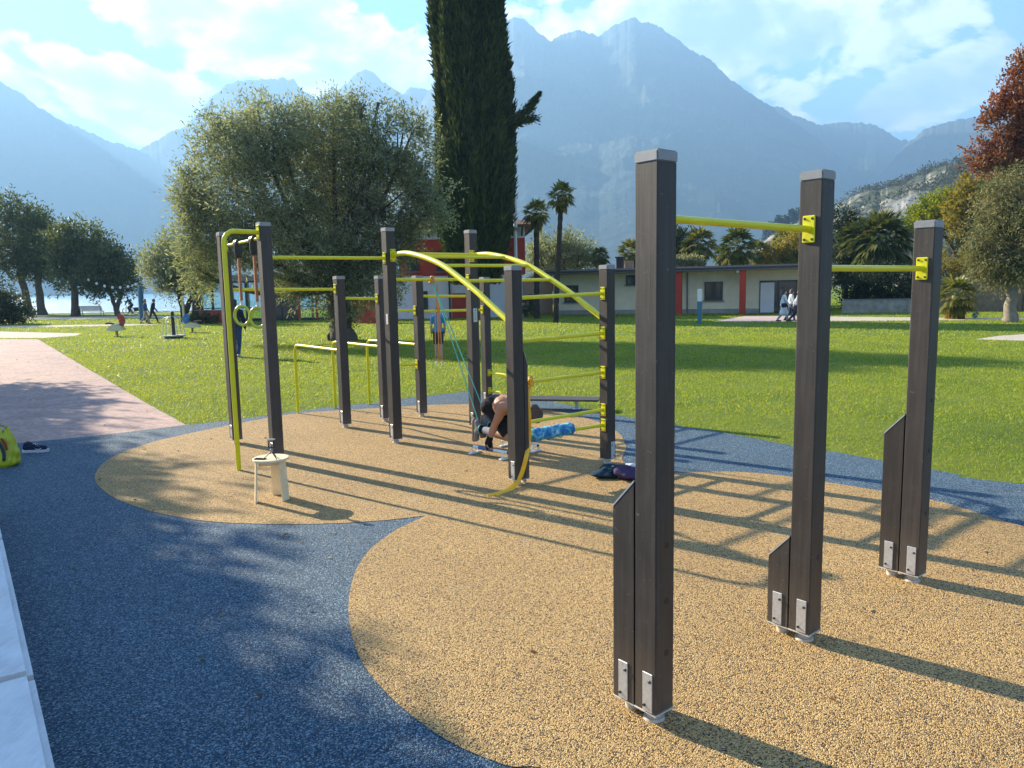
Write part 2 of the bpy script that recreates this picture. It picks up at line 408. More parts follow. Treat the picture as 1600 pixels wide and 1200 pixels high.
# ---- brick path and gravel strips
def mat_brick():
    m, nt, out = new_mat('brick pavers'); co = mapping(nt, worldpos(nt), rot=(0, 0, rad(35)))
    b = N(nt, 'ShaderNodeTexBrick'); L(nt, co, b.inputs['Vector']); b.inputs['Scale'].default_value = 4.2
    b.inputs['Color1'].default_value = (.38, .235, .185, 1); b.inputs['Color2'].default_value = (.52, .35, .285, 1); b.inputs['Mortar'].default_value = (.26, .19, .16, 1)
    b.inputs['Mortar Size'].default_value = .022; b.inputs['Bias'].default_value = .1
    n = noise(nt, worldpos(nt), 1.1, 6, .65)
    col = mixc(nt, 1.0, b.outputs[0], ramp(nt, n, [(.3, (.75, .75, .78)), (.7, (1.15, 1.12, 1.08))]), 'MULTIPLY')
    h = math_(nt, 'ADD', math_(nt, 'MULTIPLY', b.outputs['Fac'], -1.0), noise(nt, worldpos(nt), 60, 3))
    bsdf(nt, out, col, .8, 0, .3, bump(nt, h, .5, .01)); return m
M['brick'] = mat_brick()
def mat_gravel(name, a, b):
    m, nt, out = new_mat(name); co = worldpos(nt)
    n = noise(nt, co, 30, 5, .7); n2 = noise(nt, co, .8, 4)
    col = ramp(nt, math_(nt, 'ADD', math_(nt, 'MULTIPLY', n, .6), math_(nt, 'MULTIPLY', n2, .4)), [(.35, a), (.65, b)])
    bsdf(nt, out, col, .9, 0, .2, bump(nt, n, .5, .01)); return m
M['gravel'] = mat_gravel('pale gravel', (.40, .33, .24), (.58, .50, .38))
M['pinkpave'] = mat_gravel('pink paving', (.42, .30, .25), (.56, .43, .36))
path_poly = [p for p in bl_path[::-1]] + [bl_edge[-1]] + [gnd(x, y) for x, y in [(230, 630), (170, 595), (110, 560), (60, 530), (0, 530)]] + [np.array([-60., 47, 0]), np.array([-60., 10, 0]), np.array([-11., 8.6, 0])]
path_poly = [np.array([p[0], p[1]]) for p in path_poly]
sheet('brick_path', [p - (0, 0.02) for p in path_poly], .003, M['brick'])
gp1 = [gnd(x, y) for x, y in [(-200, 518), (0, 518), (40, 519), (128, 521), (118, 525), (66, 528.5), (0, 528.5), (-200, 530)]]
gp2 = [gnd(x, y) for x, y in [(-200, 511), (60, 508.5), (200, 506.5), (260, 507), (200, 509), (60, 511.5), (-200, 515)]]
gp3 = [gnd(x, y) for x, y in [(1112, 503), (1140, 498), (1166, 493.5), (1262, 493), (1262, 502.6)]]
gp4 = [gnd(x, y) for x, y in [(1266, 502), (1266, 494), (1330, 495), (1430, 496), (1620, 497.5), (1620, 499.5), (1430, 501)]]
gp5 = [gnd(x, y) for x, y in [(1522, 530.5), (1560, 525), (1620, 521), (1620, 533)]]
gp6 = [gnd(x, y) for x, y in [(-200, 497), (130, 495), (230, 493.5), (330, 494), (330, 497), (230, 496.5), (130, 499), (-200, 502)]]
for i, g in enumerate((gp1, gp2, gp4, gp5, gp6)): sheet('gravel_path', g, .004 if i else .006, M['gravel'])
sheet('paved_path', gp3, .0045, M['pinkpave'])

# ---- grass blades over the lawn
def mat_blades():
    m, nt, out = new_mat('grass blades'); g = N(nt, 'ShaderNodeNewGeometry')
    n = noise(nt, g.outputs['Position'], .5, 5, .65); n2 = noise(nt, g.outputs['Position'], 5, 4, .7)
    f = math_(nt, 'ADD', math_(nt, 'MULTIPLY', g.outputs['Random Per Island'], .45), math_(nt, 'ADD', math_(nt, 'MULTIPLY', n, .45), math_(nt, 'MULTIPLY', n2, .35)))
    c = ramp(nt, f, [(.25, (.065, .125, .008)), (.47, (.19, .265, .013)), (.66, (.25, .335, .025)), (.88, (.34, .33, .07))])
    p = N(nt, 'ShaderNodeBsdfPrincipled'); L(nt, c, p.inputs['Base Color']); p.inputs['Roughness'].default_value = .45; p.inputs['Specular IOR Level'].default_value = .35
    t = N(nt, 'ShaderNodeBsdfTranslucent'); L(nt, mixc(nt, 1.0, c, (1.7, 1.5, .5), 'MULTIPLY'), t.inputs[0])
    mx = N(nt, 'ShaderNodeMixShader'); mx.inputs[0].default_value = .5
    L(nt, p.outputs[0], mx.inputs[1]); L(nt, t.outputs[0], mx.inputs[2]); L(nt, mx.outputs[0], out.inputs[0]); return m
def grass():
    V = []
    rings = [(5.5, 13, 1000, .035, .007), (13, 20, 620, .045, .011), (20, 32, 260, .055, .018), (32, 55, 70, .07, .035), (55, 85, 18, .09, .07)]
    for (r0, r1, dens, h, w) in rings:
        a0, a1 = -.64, .64
        n = int(dens * .5 * (r1 * r1 - r0 * r0) * (a1 - a0))
        a = R.uniform(a0, a1, n); r = np.sqrt(R.uniform(r0 * r0, r1 * r1, n))
        x = r * np.sin(a); y = r * np.cos(a)
        jx = x + R.normal(size=n) * .035; jy = y + R.normal(size=n) * .035; k = ~inside(jx, jy, blue_poly) & ~inside(jx, jy, path_poly) & (y < SHORE - 1) & (y > 3)
        for g in (gp1, gp2, gp3, gp4, gp5, gp6): k &= ~inside(x, y, g)
        cl = vnoise(x * 1.7, y * 1.7, 5); k &= R.uniform(size=n) < .45 + .75 * cl
        x, y = x[k], y[k]; n = len(x)
        P = np.stack([x, y, np.zeros(n)], 1); D = R.normal(size=(n, 3)) * .45; D[:, 2] = 1; D = unit(D)
        hh = h * R.uniform(.5, 1.25, n)[:, None]; S = unit(np.cross(D, R.normal(size=(n, 3)))) * w * .5
        bend = R.normal(size=(n, 3)) * .35; bend[:, 2] = -.1
        v = np.empty((n, 4, 3)); v[:, 0] = P - S; v[:, 1] = P + S; v[:, 2] = P + D * hh + bend * hh + S * .15; v[:, 3] = P + D * hh + bend * hh - S * .15
        V.append(v.reshape(-1, 3))
    a = R.uniform(-.6, .6, 1400); r = R.uniform(3.2, 34, 1400); LP = np.stack([r * np.sin(a), r * np.cos(a), np.full(1400, .016)], 1); LD = R.normal(size=(1400, 3)); LD[:, 2] *= .12
    kk = (R.uniform(size=1400) < np.where(LP[:, 0] < -1.0 - .0 * r, .30, .05)); lo = quads('fallen_leaves', leaf_quads(LP[kk], LD[kk], .05 * R.uniform(.5, 1.3, kk.sum()), .022), foliage('dry leaf', [(.10, .06, .03), (.28, .17, .07), (.42, .34, .16)], .2)); tag(lo, 'scattered dry leaves on the rubber floor and lawn', 'leaves', kind='stuff')
    o = quads('grass', np.concatenate(V), mat_blades()); tag(o, 'short sunlit lawn grass around the blue rubber floor', 'grass', kind='stuff')
grass()

# ---- lake
def mat_lake():
    m, nt, out = new_mat('lake water'); co = worldpos(nt)
    w1 = noise(nt, mapping(nt, co, (.09, .30, 1), (0, 0, .15)), 1.0, 7, .7, .4); w2 = noise(nt, mapping(nt, co, (1.4, 3.2, 1), (0, 0, .2)), 1.0, 4, .6)
    h = math_(nt, 'ADD', w1, math_(nt, 'MULTIPLY', w2, .35))
    p = bsdf(nt, out, (.10, .30, .38), .34, 0, .4, bump(nt, h, 1.0, 1.0)); return m
sheet('lake', [(-9000, SHORE - 6), (-3, SHORE - 6), (-3, 3000), (2000, 7000), (-9000, 7000)], -.9, mat_lake())
mb = MB(); mb.prism([(-150, SHORE + .02), (-150, SHORE + .9), (-8, SHORE + .9), (-8, SHORE + .02)], -1.5, .06)
o = mb.build('shore_bank', mat_gravel('shore stone', (.25, .22, .18), (.42, .38, .32))); o['kind'] = 'structure'
o2 = sheet('terrain', [(-9000, -9000), (9000, -9000), (9000, 9000), (-9000, 9000)], -3.0, M['gravel'])

# ---- mountains
def mat_mountain(name, rock, veg, sc_=.004, bias=.5):
    m, nt, out = new_mat(name); co = worldpos(nt)
    n = noise(nt, mapping(nt, co, (sc_, sc_, sc_ * 1.8)), 1.0, 9, .62); n2 = noise(nt, mapping(nt, co, (sc_ * 7, sc_ * 7, sc_ * 9)), 1.0, 6, .65)
    g = N(nt, 'ShaderNodeNewGeometry'); s = N(nt, 'ShaderNodeSeparateXYZ'); L(nt, g.outputs['True Normal'], s.inputs[0])
    f = math_(nt, 'ADD', math_(nt, 'ADD', math_(nt, 'MULTIPLY', n, .9), math_(nt, 'MULTIPLY', n2, .55)), math_(nt, 'MULTIPLY', s.outputs[2], -.6))
    col = ramp(nt, f, [(bias - .22, veg), (bias - .02, tuple(.5 * (a + b) for a, b in zip(veg, rock))), (bias + .12, rock)])
    bsdf(nt, out, col, .95, 0, .1, bump(nt, math_(nt, 'ADD', n, n2), .6, .10 / sc_)); return m
def mountain(name, px, D, foot, mat, rough, seed, back=.35, na=420, nr=90, power=1.25):
    az = []; eh = []
    for x, y in px:
        d = ray(x, y); az.append(math.atan2(d[0], d[1])); eh.append(d[2] / math.hypot(d[0], d[1]))
    A = np.linspace(az[0], az[-1], na); E = np.interp(A, az, eh)
    E = E + (fbm(A * 90, A * 0 + seed, 4, seed) - .5) * .005 + (fbm(A * 420, A * 0 + seed, 3, seed + 3) - .5) * .0032
    Es = np.interp(A, az, eh); ker = np.hanning(25); ker /= ker.sum(); Es = np.convolve(np.pad(Es, 12, 'edge'), ker, 'valid')
    H = np.maximum(E * D + HCAM, 1.0); HS = np.maximum(np.minimum(Es, E) * D + HCAM, 1.0)
    t = np.concatenate([np.linspace(0, 1, nr), 1 + np.linspace(.02, 1, nr // 4) * back])
    AA, TT = np.meshgrid(A, t, indexing='ij')
    Rr = foot + (D - foot) * TT
    X = Rr * np.sin(AA); Y = Rr * np.cos(AA); wr_ = np.clip(TT, 0, 1) ** 22; HH = H[:, None] * wr_ + HS[:, None] * (1 - wr_)
    prof = np.where(TT <= 1, np.clip(TT, 0, 1) ** power, 1 - ((TT - 1) / back) ** 1.2)
    s = 1.0 / (D * .12)
    nz = fbm(X * s, Y * s, 7, seed, True) - .6 + .5 * (fbm(X * s * .4 + 9, Y * s * .4, 4, seed + 5) - .5)
    wgt = np.clip(TT * (1 - TT) * 3.2, 0, 1)
    Z = HH * prof + nz * wgt * rough * HH * np.clip(prof * 2, .25, 1)
    Z = np.minimum(Z, HH * np.where(TT <= 1, (Rr / D) * .995 + .005 * TT, 1.0))
    Z[:, 0] = -3.5; Z[:, -1] = -3.5
    V = np.stack([X, Y, Z], -1).reshape(-1, 3); nt_ = len(t)
    F = [(i * nt_ + j, (i + 1) * nt_ + j, (i + 1) * nt_ + j + 1, i * nt_ + j + 1) for i in range(na - 1) for j in range(nt_ - 1)]
    me = bpy.data.meshes.new(name); me.from_pydata(V.tolist(), [], F); me.materials.append(mat); me.update()
    me.polygons.foreach_set('use_smooth', [True] * len(me.polygons))
    o = bpy.data.objects.new(name, me); C.objects.link(o); o['kind'] = 'structure'; return o
MT = mat_mountain('limestone mountain', (.13, .13, .125), (.050, .064, .048), .0035, .52)
mountain('mountain', [(-700, 300), (-450, 160), (-200, 95), (-20, 112), (0, 128), (28, 142), (60, 166), (100, 190), (160, 216), (215, 233), (240, 245), (300, 300), (380, 380), (470, 440)], 4200, 2700, MT, .22, 31)
mountain('mountain', [(120, 350), (170, 280), (215, 236), (250, 215), (290, 195), (330, 152), (352, 135), (372, 127), (420, 124), (442, 121), (458, 124), (475, 143), (492, 152), (530, 140), (548, 124), (560, 112), (571, 108), (585, 114), (602, 130), (630, 146), (641, 138), (655, 137), (676, 142), (720, 175), (780, 230), (900, 330)], 4300, 2600, MT, .25, 57)
mountain('mountain', [(480, 420), (560, 330), (620, 235), (665, 150), (700, 108), (745, 66), (790, 30), (804, 25), (818, 27), (836, 45), (862, 64), (880, 53), (905, 47), (926, 52), (936, 58), (950, 44), (975, 31), (990, 26), (1004, 34), (1032, 42), (1060, 64), (1086, 82), (1112, 95), (1146, 126), (1180, 150), (1222, 180), (1280, 219), (1340, 270), (1420, 330), (1500, 370), (1600, 420)], 3600, 1400, MT, .24, 83, na=700, nr=130)
MT2 = mat_mountain('wooded mountain', (.20, .18, .13), (.060, .075, .030), .004, .55)
mountain('mountain', [(1080, 300), (1140, 190), (1187, 160), (1215, 166), (1245, 180), (1282, 196), (1300, 191), (1345, 192), (1368, 195), (1388, 208), (1405, 218), (1425, 222), (1480, 260), (1560, 320), (1640, 390)], 4200, 2600, MT2, .2, 101)
mountain('mountain', [(1300, 380), (1360, 290), (1405, 240), (1424, 219), (1440, 204), (1456, 195), (1484, 189), (1512, 185), (1530, 181), (1546, 177), (1556, 183), (1600, 172), (1700, 130), (1900, 100), (2200, 160), (2500, 300)], 3500, 1900, MT, .2, 131)
# ---- limestone hill on the right
MH = mat_mountain('limestone cliff', (.52, .47, .40), (.065, .072, .035), .022, .40)
hill_px = [(1060, 436), (1130, 425), (1180, 392), (1205, 366), (1240, 350), (1290, 332), (1312, 318), (1345, 300), (1372, 296), (1402, 290), (1440, 272), (1482, 256), (1540, 246), (1620, 216), (1760, 190), (2000, 210), (2300, 300), (2600, 420)]
hill = mountain('hill', hill_px, 620, 230, MH, .55, 151, na=420, nr=110, power=1.0)
def hill_woods():
    me = hill.data; n = len(me.vertices); co = np.empty(n * 3, np.float32); me.vertices.foreach_get('co', co); co = co.reshape(-1, 3)
    d = fbm(co[:, 0] * .02 + 7, co[:, 1] * .02, 4, 77); k = np.where((d > .50) & (co[:, 2] > 4) & (co[:, 2] < 190))[0]; k = R.choice(k, min(len(k), 5200), replace=len(k) < 5200)
    c = 16; P = np.repeat(co[k] + R.normal(size=(len(k), 3)) * (2.5, 2.5, .3) + (0, 0, 1.2), c, 0); h = np.repeat(R.uniform(1.0, 2.6, len(k)), c); P = P + R.normal(size=P.shape) * h[:, None] * (.8, .8, .6)
    o = quads('hillside_woods', leaf_quads(P, R.normal(size=P.shape) + (0, 0, .6), h * .9, h * .4), foliage('hillside foliage', [(.025, .034, .016), (.055, .06, .03), (.10, .09, .045)], .2, .6, .02)); tag(o, 'scrub and small trees growing over the pale rocky hill', 'scrub', kind='stuff')
def ridge_firs():
    V = []
    for i in range(26):
        x = 1196 + 62 * i / 25 + R.uniform(-2, 2); y = np.interp(x, [1180, 1205, 1240, 1262], [392, 366, 350, 341]); b = at_y(x, y + 3, 575); h = R.uniform(7, 14); n = 170; z = R.uniform(0, 1, n) ** .8; r = (1 - z) * h * .16; a = R.uniform(0, 6.283, n)
        V.append(leaf_quads(b + np.stack([r * np.cos(a), r * np.sin(a), z * h], 1), np.stack([np.cos(a), np.sin(a), np.ones(n) * .5], 1), 1.7, .6))
    o = quads('ridge_woods', np.concatenate(V), foliage('far fir foliage', [(.012, .022, .014), (.03, .045, .024)], .1, .6, .05)); tag(o, 'row of small dark conifers along the hill ridge', 'conifers', kind='stuff')


# ---- haze: one box of even air round everything below the sky
def haze():
    mb = MB(); x0, x1, y0, y1, z0, z1 = -6000, 5200, -1200, 6200, -5.0, 1345
    mb.box(((x0 + x1) / 2, (y0 + y1) / 2, (z0 + z1) / 2), (x1 - x0, y1 - y0, z1 - z0))
    m, nt, out = new_mat('haze'); p = N(nt, 'ShaderNodeVolumePrincipled')
    p.inputs['Color'].default_value = (.34, .63, 1.0, 1); p.inputs['Density'].default_value = 3.2e-4; p.inputs['Anisotropy'].default_value = .18
    L(nt, p.outputs[0], out.inputs['Volume'])
    o = mb.build('haze', m); o['kind'] = 'stuff'
if HAZE: haze()

# ================================================================== CALISTHENICS STATIONS
GA = rad(39.0); GU = np.array([math.cos(GA), math.sin(GA), 0]); GV = np.array([-GU[1], GU[0], 0])
GO = gnd(619, 692)
def W(a, b, z=0.0): return GO + GU * a + GV * b + np.array([0, 0, z])     # station axes to world
S = .135
def post(root, a, b, h, plates=('u',), holes=(), z0=.06, lean=0):
    mb = MB(); mb.box((0, 0, (h - .05 + z0) / 2), (S, S, h - .05 - z0), .006)
    p = mb.build('post', M['timber'], root); p.location = (a, b, 0)
    c = MB(); c.box((0, 0, h - .028), (S + .008, S + .008, .056), .008, seg=2); c.build('cap', M['cap'], p, 40)
    f = MB(); f.cyl((0, 0, 0), (0, 0, z0), .038, .038, 16); f.box((0, 0, z0 - .004), (S + .004, S + .004, .008), .001); f.cyl((0, 0, 0), (0, 0, .012), .055, .05, 16)
    f.build('post_foot', M['stub'], p, 40)
    for k in plates:
        g = MB()
        if k == 'u': g.box((-S / 2 - .003, -.018 if h > 0 else 0, z0 + .105), (.006, .062, .20), .0025)
        elif k == 'u2': g.box((-S / 2 - .003, 0, z0 + .105), (.006, .062, .20), .0025)
        else: g.box((.018, -S / 2 - .003, z0 + .105), (.062, .006, .20), .0025)
        pl = g.build('base_plate', M['galv'], p)
        for dz, dy in ((.165, -.017), (.035, .017)):
            bl_ = MB()
            if k[0] == 'u': q = (-S / 2 - .006, -.018 + dy, z0 + dz); bl_.cyl(q, (q[0] - .008, q[1], q[2]), .0085, .006, 10)
            else: q = (.018 + dy, -S / 2 - .006, z0 + dz); bl_.cyl(q, (q[0], q[1] - .008, q[2]), .0085, .006, 10)
            bl_.build('bolt', M['bolt'], p)
    if holes:
        for z in holes: g = MB(); g.cyl((.012, -S / 2 - .0015, z), (.012, -S / 2 + .01, z), .016, .016, 18); g.build('plug', M['hole'], p, 40)
    return p
def step_post(root, a, b, h, da, db, z0=.06):
    """short post leaning its shoulder on the tall one, top cut on the slant and capped with a steel strip"""
    mb = MB(); s = S / 2
    lo, hi = h - .15, h
    def top(x, y):
        k = (-(x * da + y * db) / S) + .5      # 1 next to the tall post, 0 outside
        return lo + (hi - lo) * k
    cs = [(-s, -s), (s, -s), (s, s), (-s, s)]
    vs = [(x, y, z0) for x, y in cs] + [(x, y, top(x, y)) for x, y in cs]
    mb.add(vs, [(3, 2, 1, 0), (4, 5, 6, 7), (0, 1, 5, 4), (1, 2, 6, 5), (2, 3, 7, 6), (3, 0, 4, 7)])
    p = mb.build('step_post', M['timber'], root); p.location = (a + da * (S + .006), b + db * (S + .006), 0)
    g = MB(); e = .006
    vs = [(x * 1.03, y * 1.03, top(x, y) + .001) for x, y in cs] + [(x * 1.03, y * 1.03, top(x, y) + .011) for x, y in cs]
    g.add(vs, [(3, 2, 1, 0), (4, 5, 6, 7), (0, 1, 5, 4), (1, 2, 6, 5), (2, 3, 7, 6), (3, 0, 4, 7)])
    g.build('step_cap', M['galv'], p)
    f = MB(); f.cyl((0, 0, 0), (0, 0, z0), .038, .038, 16); f.box((0, 0, z0 - .004), (S + .004, S + .004, .008), .001)
    f.build('post_foot', M['stub'], p, 40)
    if db:
        g = MB(); g.box((-S / 2 - .003, .0, z0 + .105), (.006, .062, .20), .0025); g.build('base_plate', M['galv'], p)
        for dz, dy in ((.165, -.017), (.035, .017)): k = MB(); k.cyl((-S / 2 - .006, dy, z0 + dz), (-S / 2 - .014, dy, z0 + dz), .0085, .006, 10); k.build('bolt', M['bolt'], p)
    return p
def flange_mb(mb, p, n, w=.075, h=.15):
    n = np.array(n, float); p = np.array(p, float); t = np.array([-n[1], n[0], 0])
    rot = Matrix((tuple(n), tuple(t), (0, 0, 1))).transposed()
    mb.cur = 0; mb.box(p + n * .006, (.012, w, h), .004, rot)
    mb.cur = 1
    for st in (-1, 1):
        for sz in (-1, 1):
            q = p + n * .012 + t * st * (w / 2 - .014) + np.array([0, 0, sz * (h / 2 - .018)])
            mb.cyl(q, q + n * .007, .008, .006, 8)
    mb.cur = 0
def bar(root, p0, p1, r=.019, fl=(True, True), fw=.075, fh=.15, name='bar'):
    """bar between two post centres"""
    p0 = np.array(p0, float); p1 = np.array(p1, float); d = p1 - p0; d[2] = 0; d /= np.linalg.norm(d)
    a = p0 + d * S / 2; b = p1 - d * S / 2
    mb = MB(); mb.cyl(a, b, r, r, 14); o = mb.build(name, M['lime'], root, 40)
    for q, n, on in ((a, d, fl[0]), (b, -d, fl[1])):
        if on:
            g = MB(); flange_mb(g, q, n, fw, fh); g.build('flange', [M['lime'], M['bolt']], o)
    return o

# ---- station in front: three posts of falling height, two pull-up bars
A0 = W(-2.6, -6.88)
st = thing('pull_up_station', 'nearest dark timber station of three tall posts joined by two lime pull-up bars', 'pull-up bars', (A0[0], A0[1], .008), GA)
pA, pB, pC = (0, 0), (1.335, -.03), (2.735, -.05)
post(st, *pA, 2.73, holes=(.36, .62, .9)); post(st, *pB, 2.74, holes=(.52,)); post(st, *pC, 2.52, holes=(.5, .95, 1.3))
step_post(st, *pA, 1.195, 0, 1); step_post(st, *pB, .625, 0, 1); step_post(st, *pC, 1.19, 0, 1)
bar(st, (*pA, 2.435), (*pB, 2.42)); bar(st, (*pB, 2.205), (*pC, 2.20))

# ---- large rig behind
rg = thing('workout_rig', 'large outdoor gym frame of dark timber posts, lime bars and an arched ladder', 'gym frame', (GO[0], GO[1], .008), GA)
PP = dict(D=(-.215, -2.92), E=(1.22, -2.9), F=(0, 0), G=(1.38, 0), H=(-1.73, -.03), I=(-1.665, 1.6), J=(.045, 1.6), K=(.765, 1.62), L=(1.45, 1.6), M=(2.83, 1.6))
for k, h in dict(D=2.35, E=2.36, F=2.95, G=2.96, H=2.96, I=2.95, J=2.34, K=2.34, L=2.335, M=2.30).items():
    p = post(rg, *PP[k], h, plates=('v',) if k == 'E' else ('u',))
sp_ = step_post(rg, *PP['D'], 1.45, 1, 0); sp_.location = (PP['D'][0] + S / 2 + .029, PP['D'][1], 0); sp_.scale = (.37, 1, 1)
def B(k, z): return (*PP[k], z)
bar(rg, B('H', 2.54), B('F', 2.545), .022); bar(rg, B('I', 2.165), B('J', 2.14), .022)
bar(rg, B('H', 2.78), B('I', 2.76), .019); bar(rg, B('J', 2.0), B('K', 1.98), .022)
bar(rg, B('L', 2.0), B('M', 1.97), .022); bar(rg, B('L', 1.75), B('M', 1.73), .022)
bar(rg, B('K', 1.78), B('L', 1.77), .020); bar(rg, B('K', .90), B('L', .88), .020); bar(rg, B('F', 2.255), B('G', 2.245), .022)
for zd, ze in ((2.01, 2.03), (1.55, 1.567), (1.10, 1.103)): bar(rg, B('D', zd), B('E', ze), .021)
bar(rg, B('D', .66), B('E', .655), .021); bar(rg, B('D', .50), B('E', .47), .021)
# arched ladder
def arch(aF, aD, dv):
    pr = [(-.066, 2.58), (-.25, 2.595), (-.54, 2.585), (-.99, 2.51), (-1.41, 2.40), (-1.80, 2.24), (-2.17, 2.075), (-2.49, 1.91), (-2.92 + .066 + dv, 1.73)]
    return catmull([(aF + (aD - aF) * (-v / 2.92), v, z) for v, z in pr], 5)
rl = arch(PP['F'][0] + .03, PP['D'][0] + .03, 0); rr = arch(PP['G'][0] - .03, PP['E'][0] - .0, .02)
for pth, (fa, fb) in ((rl, ('F', 'D')), (rr, ('G', 'E'))):
    mb = MB(); mb.tube(pth, .034, 14); o = mb.build('arched_rail', M['lime'], rg, 40)
    for q, n in ((pth[0], (0, -1, 0)), (pth[-1], (0, 1, 0))):
        g = MB(); flange_mb(g, np.array(q) + np.array(n) * -0.0, n, .085, .17); g.build('flange', [M['lime'], M['bolt']], o)
for f in (.14, .36, .52, .66):
    i = int(f * (len(rl) - 1)); mb = MB(); mb.cyl(rl[i], rr[i], .02, .02, 12); mb.build('rung', M['lime'], rg, 40)
# tall hooped pole beside the rings
zt = 2.80
hp = [(PP['H'][0] - S / 2, -.03, 2.83), (PP['H'][0] - .2, -.04, 2.835)]
e = np.array([-2.2 - .0, -.10])
pole = [np.array((PP['H'][0] - S / 2, -.03, 2.84)), np.array((PP['H'][0] - .26, -.06, 2.84)), np.array((e[0] + .09, e[1] + .02, 2.84))]
pole += [np.array((e[0] + .09 - .13 * math.sin(t), e[1], 2.71 + .13 * math.cos(t))) for t in (.35, .8, 1.2, 1.57)] + [np.array((e[0] - .04, e[1], z)) for z in (2.4, 1.2, 0)]
mb = MB(); mb.tube(pole, .028, 14); o = mb.build('hooped_pole', M['lime'], rg, 60)
g = MB(); flange_mb(g, pole[0], (-1, 0, 0), .085, .17); g.build('flange', [M['lime'], M['bolt']], o)
# low parallel bars behind: one hooped bar from each of the three middle posts
for k, z, ln in (('J', 1.20, 1.86), ('K', 1.21, 1.86), ('L', 1.20, 1.86)):
    a, b = PP[k]; pth = [np.array((a, b + S / 2, z)), np.array((a + .03, b + ln - .14, z))]
    pth += [np.array((a + .03, b + ln - .14 + .14 * math.sin(t), z - .14 + .14 * math.cos(t))) for t in (.4, .8, 1.2, 1.57)] + [np.array((a + .03, b + ln, 0))]
    mb = MB(); mb.tube(pth, .024, 12); o = mb.build('dip_bar', M['lime'], rg, 60)
    g = MB(); flange_mb(g, pth[0], (0, 1, 0)); g.build('flange', [M['lime'], M['bolt']], o)
for z, ln in ((.62, .62), (.30, .45)):
    a, b = PP['M']; pth = [np.array((a, b - S / 2, z)), np.array((a, b - ln + .1, z))] + [np.array((a, b - ln + .1 - .1 * math.sin(t), z - .1 + .1 * math.cos(t))) for t in (.5, 1., 1.57)] + [np.array((a, b - ln, 0))]
    mb = MB(); mb.tube(pth, .022, 12); o = mb.build('push_up_bar', M['lime'], rg, 60)
    g = MB(); flange_mb(g, pth[0], (0, -1, 0), .07, .12); g.build('flange', [M['lime'], M['bolt']], o)
# notice plates on posts
mb = MB(); mb.box((PP['G'][0] + .0, PP['G'][1] - S / 2 - .002, 1.72), (.07, .004, .20), .0015); pn = mb.build('notice_plate', simple('notice plate', (.52, .60, .52), .5, .1, 30), rg)
mb = MB()
for i in range(7): mb.box((PP['G'][0] - .002 + (.006 if i % 2 else 0), -S / 2 - .0052, 1.66 + i * .016), (.048 - .012 * (i % 3), .0012, .004))
mb.box((PP['G'][0], -S / 2 - .0052, 1.79), (.02, .0012, .02)); mb.build('notice_print', M['blackp'], pn)
for k, z in (('F', 1.72), ('G', 2.14)):
    mb = MB(); mb.box((PP[k][0] - S / 2 - .002, PP[k][1] - .01, z), (.004, .05, .10 if k == 'G' else .14), .0015); mb.build('sticker', simple('white sticker', (.6, .6, .58), .5, .06, 30), rg)

# ---- gym rings
def gym_ring(f, label, drop):
    p0 = np.array(B('H', 2.78)); p1 = np.array(B('I', 2.76)); q = p0 + (p1 - p0) * f; w = W(q[0], q[1], q[2] + .008)
    t = thing('gym_ring', label, 'gym ring', w, GA, 'gym rings hanging side by side')
    mb = MB(); mb.cyl((0, -.045, 0), (0, .045, 0), .05, .05, 16); mb.tube([(0, 0, -.02), (0, 0, -.12), (0, 0, -.19)], [.05, .052, .038], 14); mb.build('hanger', M['blackp'], t, 40)
    mb = MB(); mb.box((0, 0, -.19 - drop / 2), (.034, .034, drop), .001); mb.build('strap', M['orange_strap'], t)
    zb = -.19 - drop
    mb = MB(); mb.tube([(0, 0, zb + .01), (0, 0, zb - .05)], [.012, .016], 10); mb.box((0, 0, zb - .06), (.03, .045, .03), .004); mb.build('buckle', M['galv'], t, 40)
    rr_, tr = .125, .020; mb = MB(); K = 40
    mb.tube([(rr_ * math.sin(2 * math.pi * i / K) * .62, -rr_ * math.sin(2 * math.pi * i / K) * .50, zb - .075 - rr_ + rr_ * math.cos(2 * math.pi * i / K)) for i in range(K + 1)], tr, 12, False)
    mb.build('ring', simple('lime plastic', (.44, .50, .03), .3, .05, 8), t, 180)
gym_ring(.62, 'lime ring on brown strap, further from the tall post end', .56); gym_ring(.24, 'lime ring on brown strap, next to the front tall post', .58)

# ---- resistance bands
def ribbon(name, pts, w, th, mat, label, cat, group=None, twist=None):
    base = np.array(pts[0]); mb = MB(); pts = [np.array(p) - base for p in catmull(pts, 6)]
    mb.tube(pts, w / 2, 8, True, th / w); o = mb.build(name, mat, None, 60, tuple(base)); tag(o, label, cat, group); return o
M['yellow_band'] = simple('yellow latex', (.95, .47, .01), .42, .12, 12)
M['green_band'] = simple('green latex', (.10, .42, .30), .45, .1, 12)
M['orange_band'] = simple('orange latex', (.62, .26, .06), .45, .1, 12)
kn = on_plane(823, 606, W(-.215, -2.92), GV) ; kn[2] = 1.10
kb = np.array(W(-.015, -2.92, 1.11))
def knot(mb, c, r):
    for i, (dx, dz, rr_) in enumerate(((0, 0, 1), (.02, -.03, .8), (-.015, -.045, .7), (.012, .03, .75))): mb.ellip((c[0] + dx, c[1] - .01 * i, c[2] + dz), (r * rr_, r * rr_ * .9, r * rr_ * .8), 10)
bt = thing('resistance_band', 'long yellow elastic band knotted on a lime bar and trailing over the rubber floor', 'elastic band', kb)
def yb(x, y, z): return on_plane(x, y, kb + np.array([0, -.05, 0]), np.array([-.30, .954, 0])) - kb
def yb2(x, y): return on_plane(x, y, kb + np.array([0, -.17, 0]), np.array([-.30, .954, 0])) - kb
mb = MB(); knot(mb, (0, -.02, 0), .035)
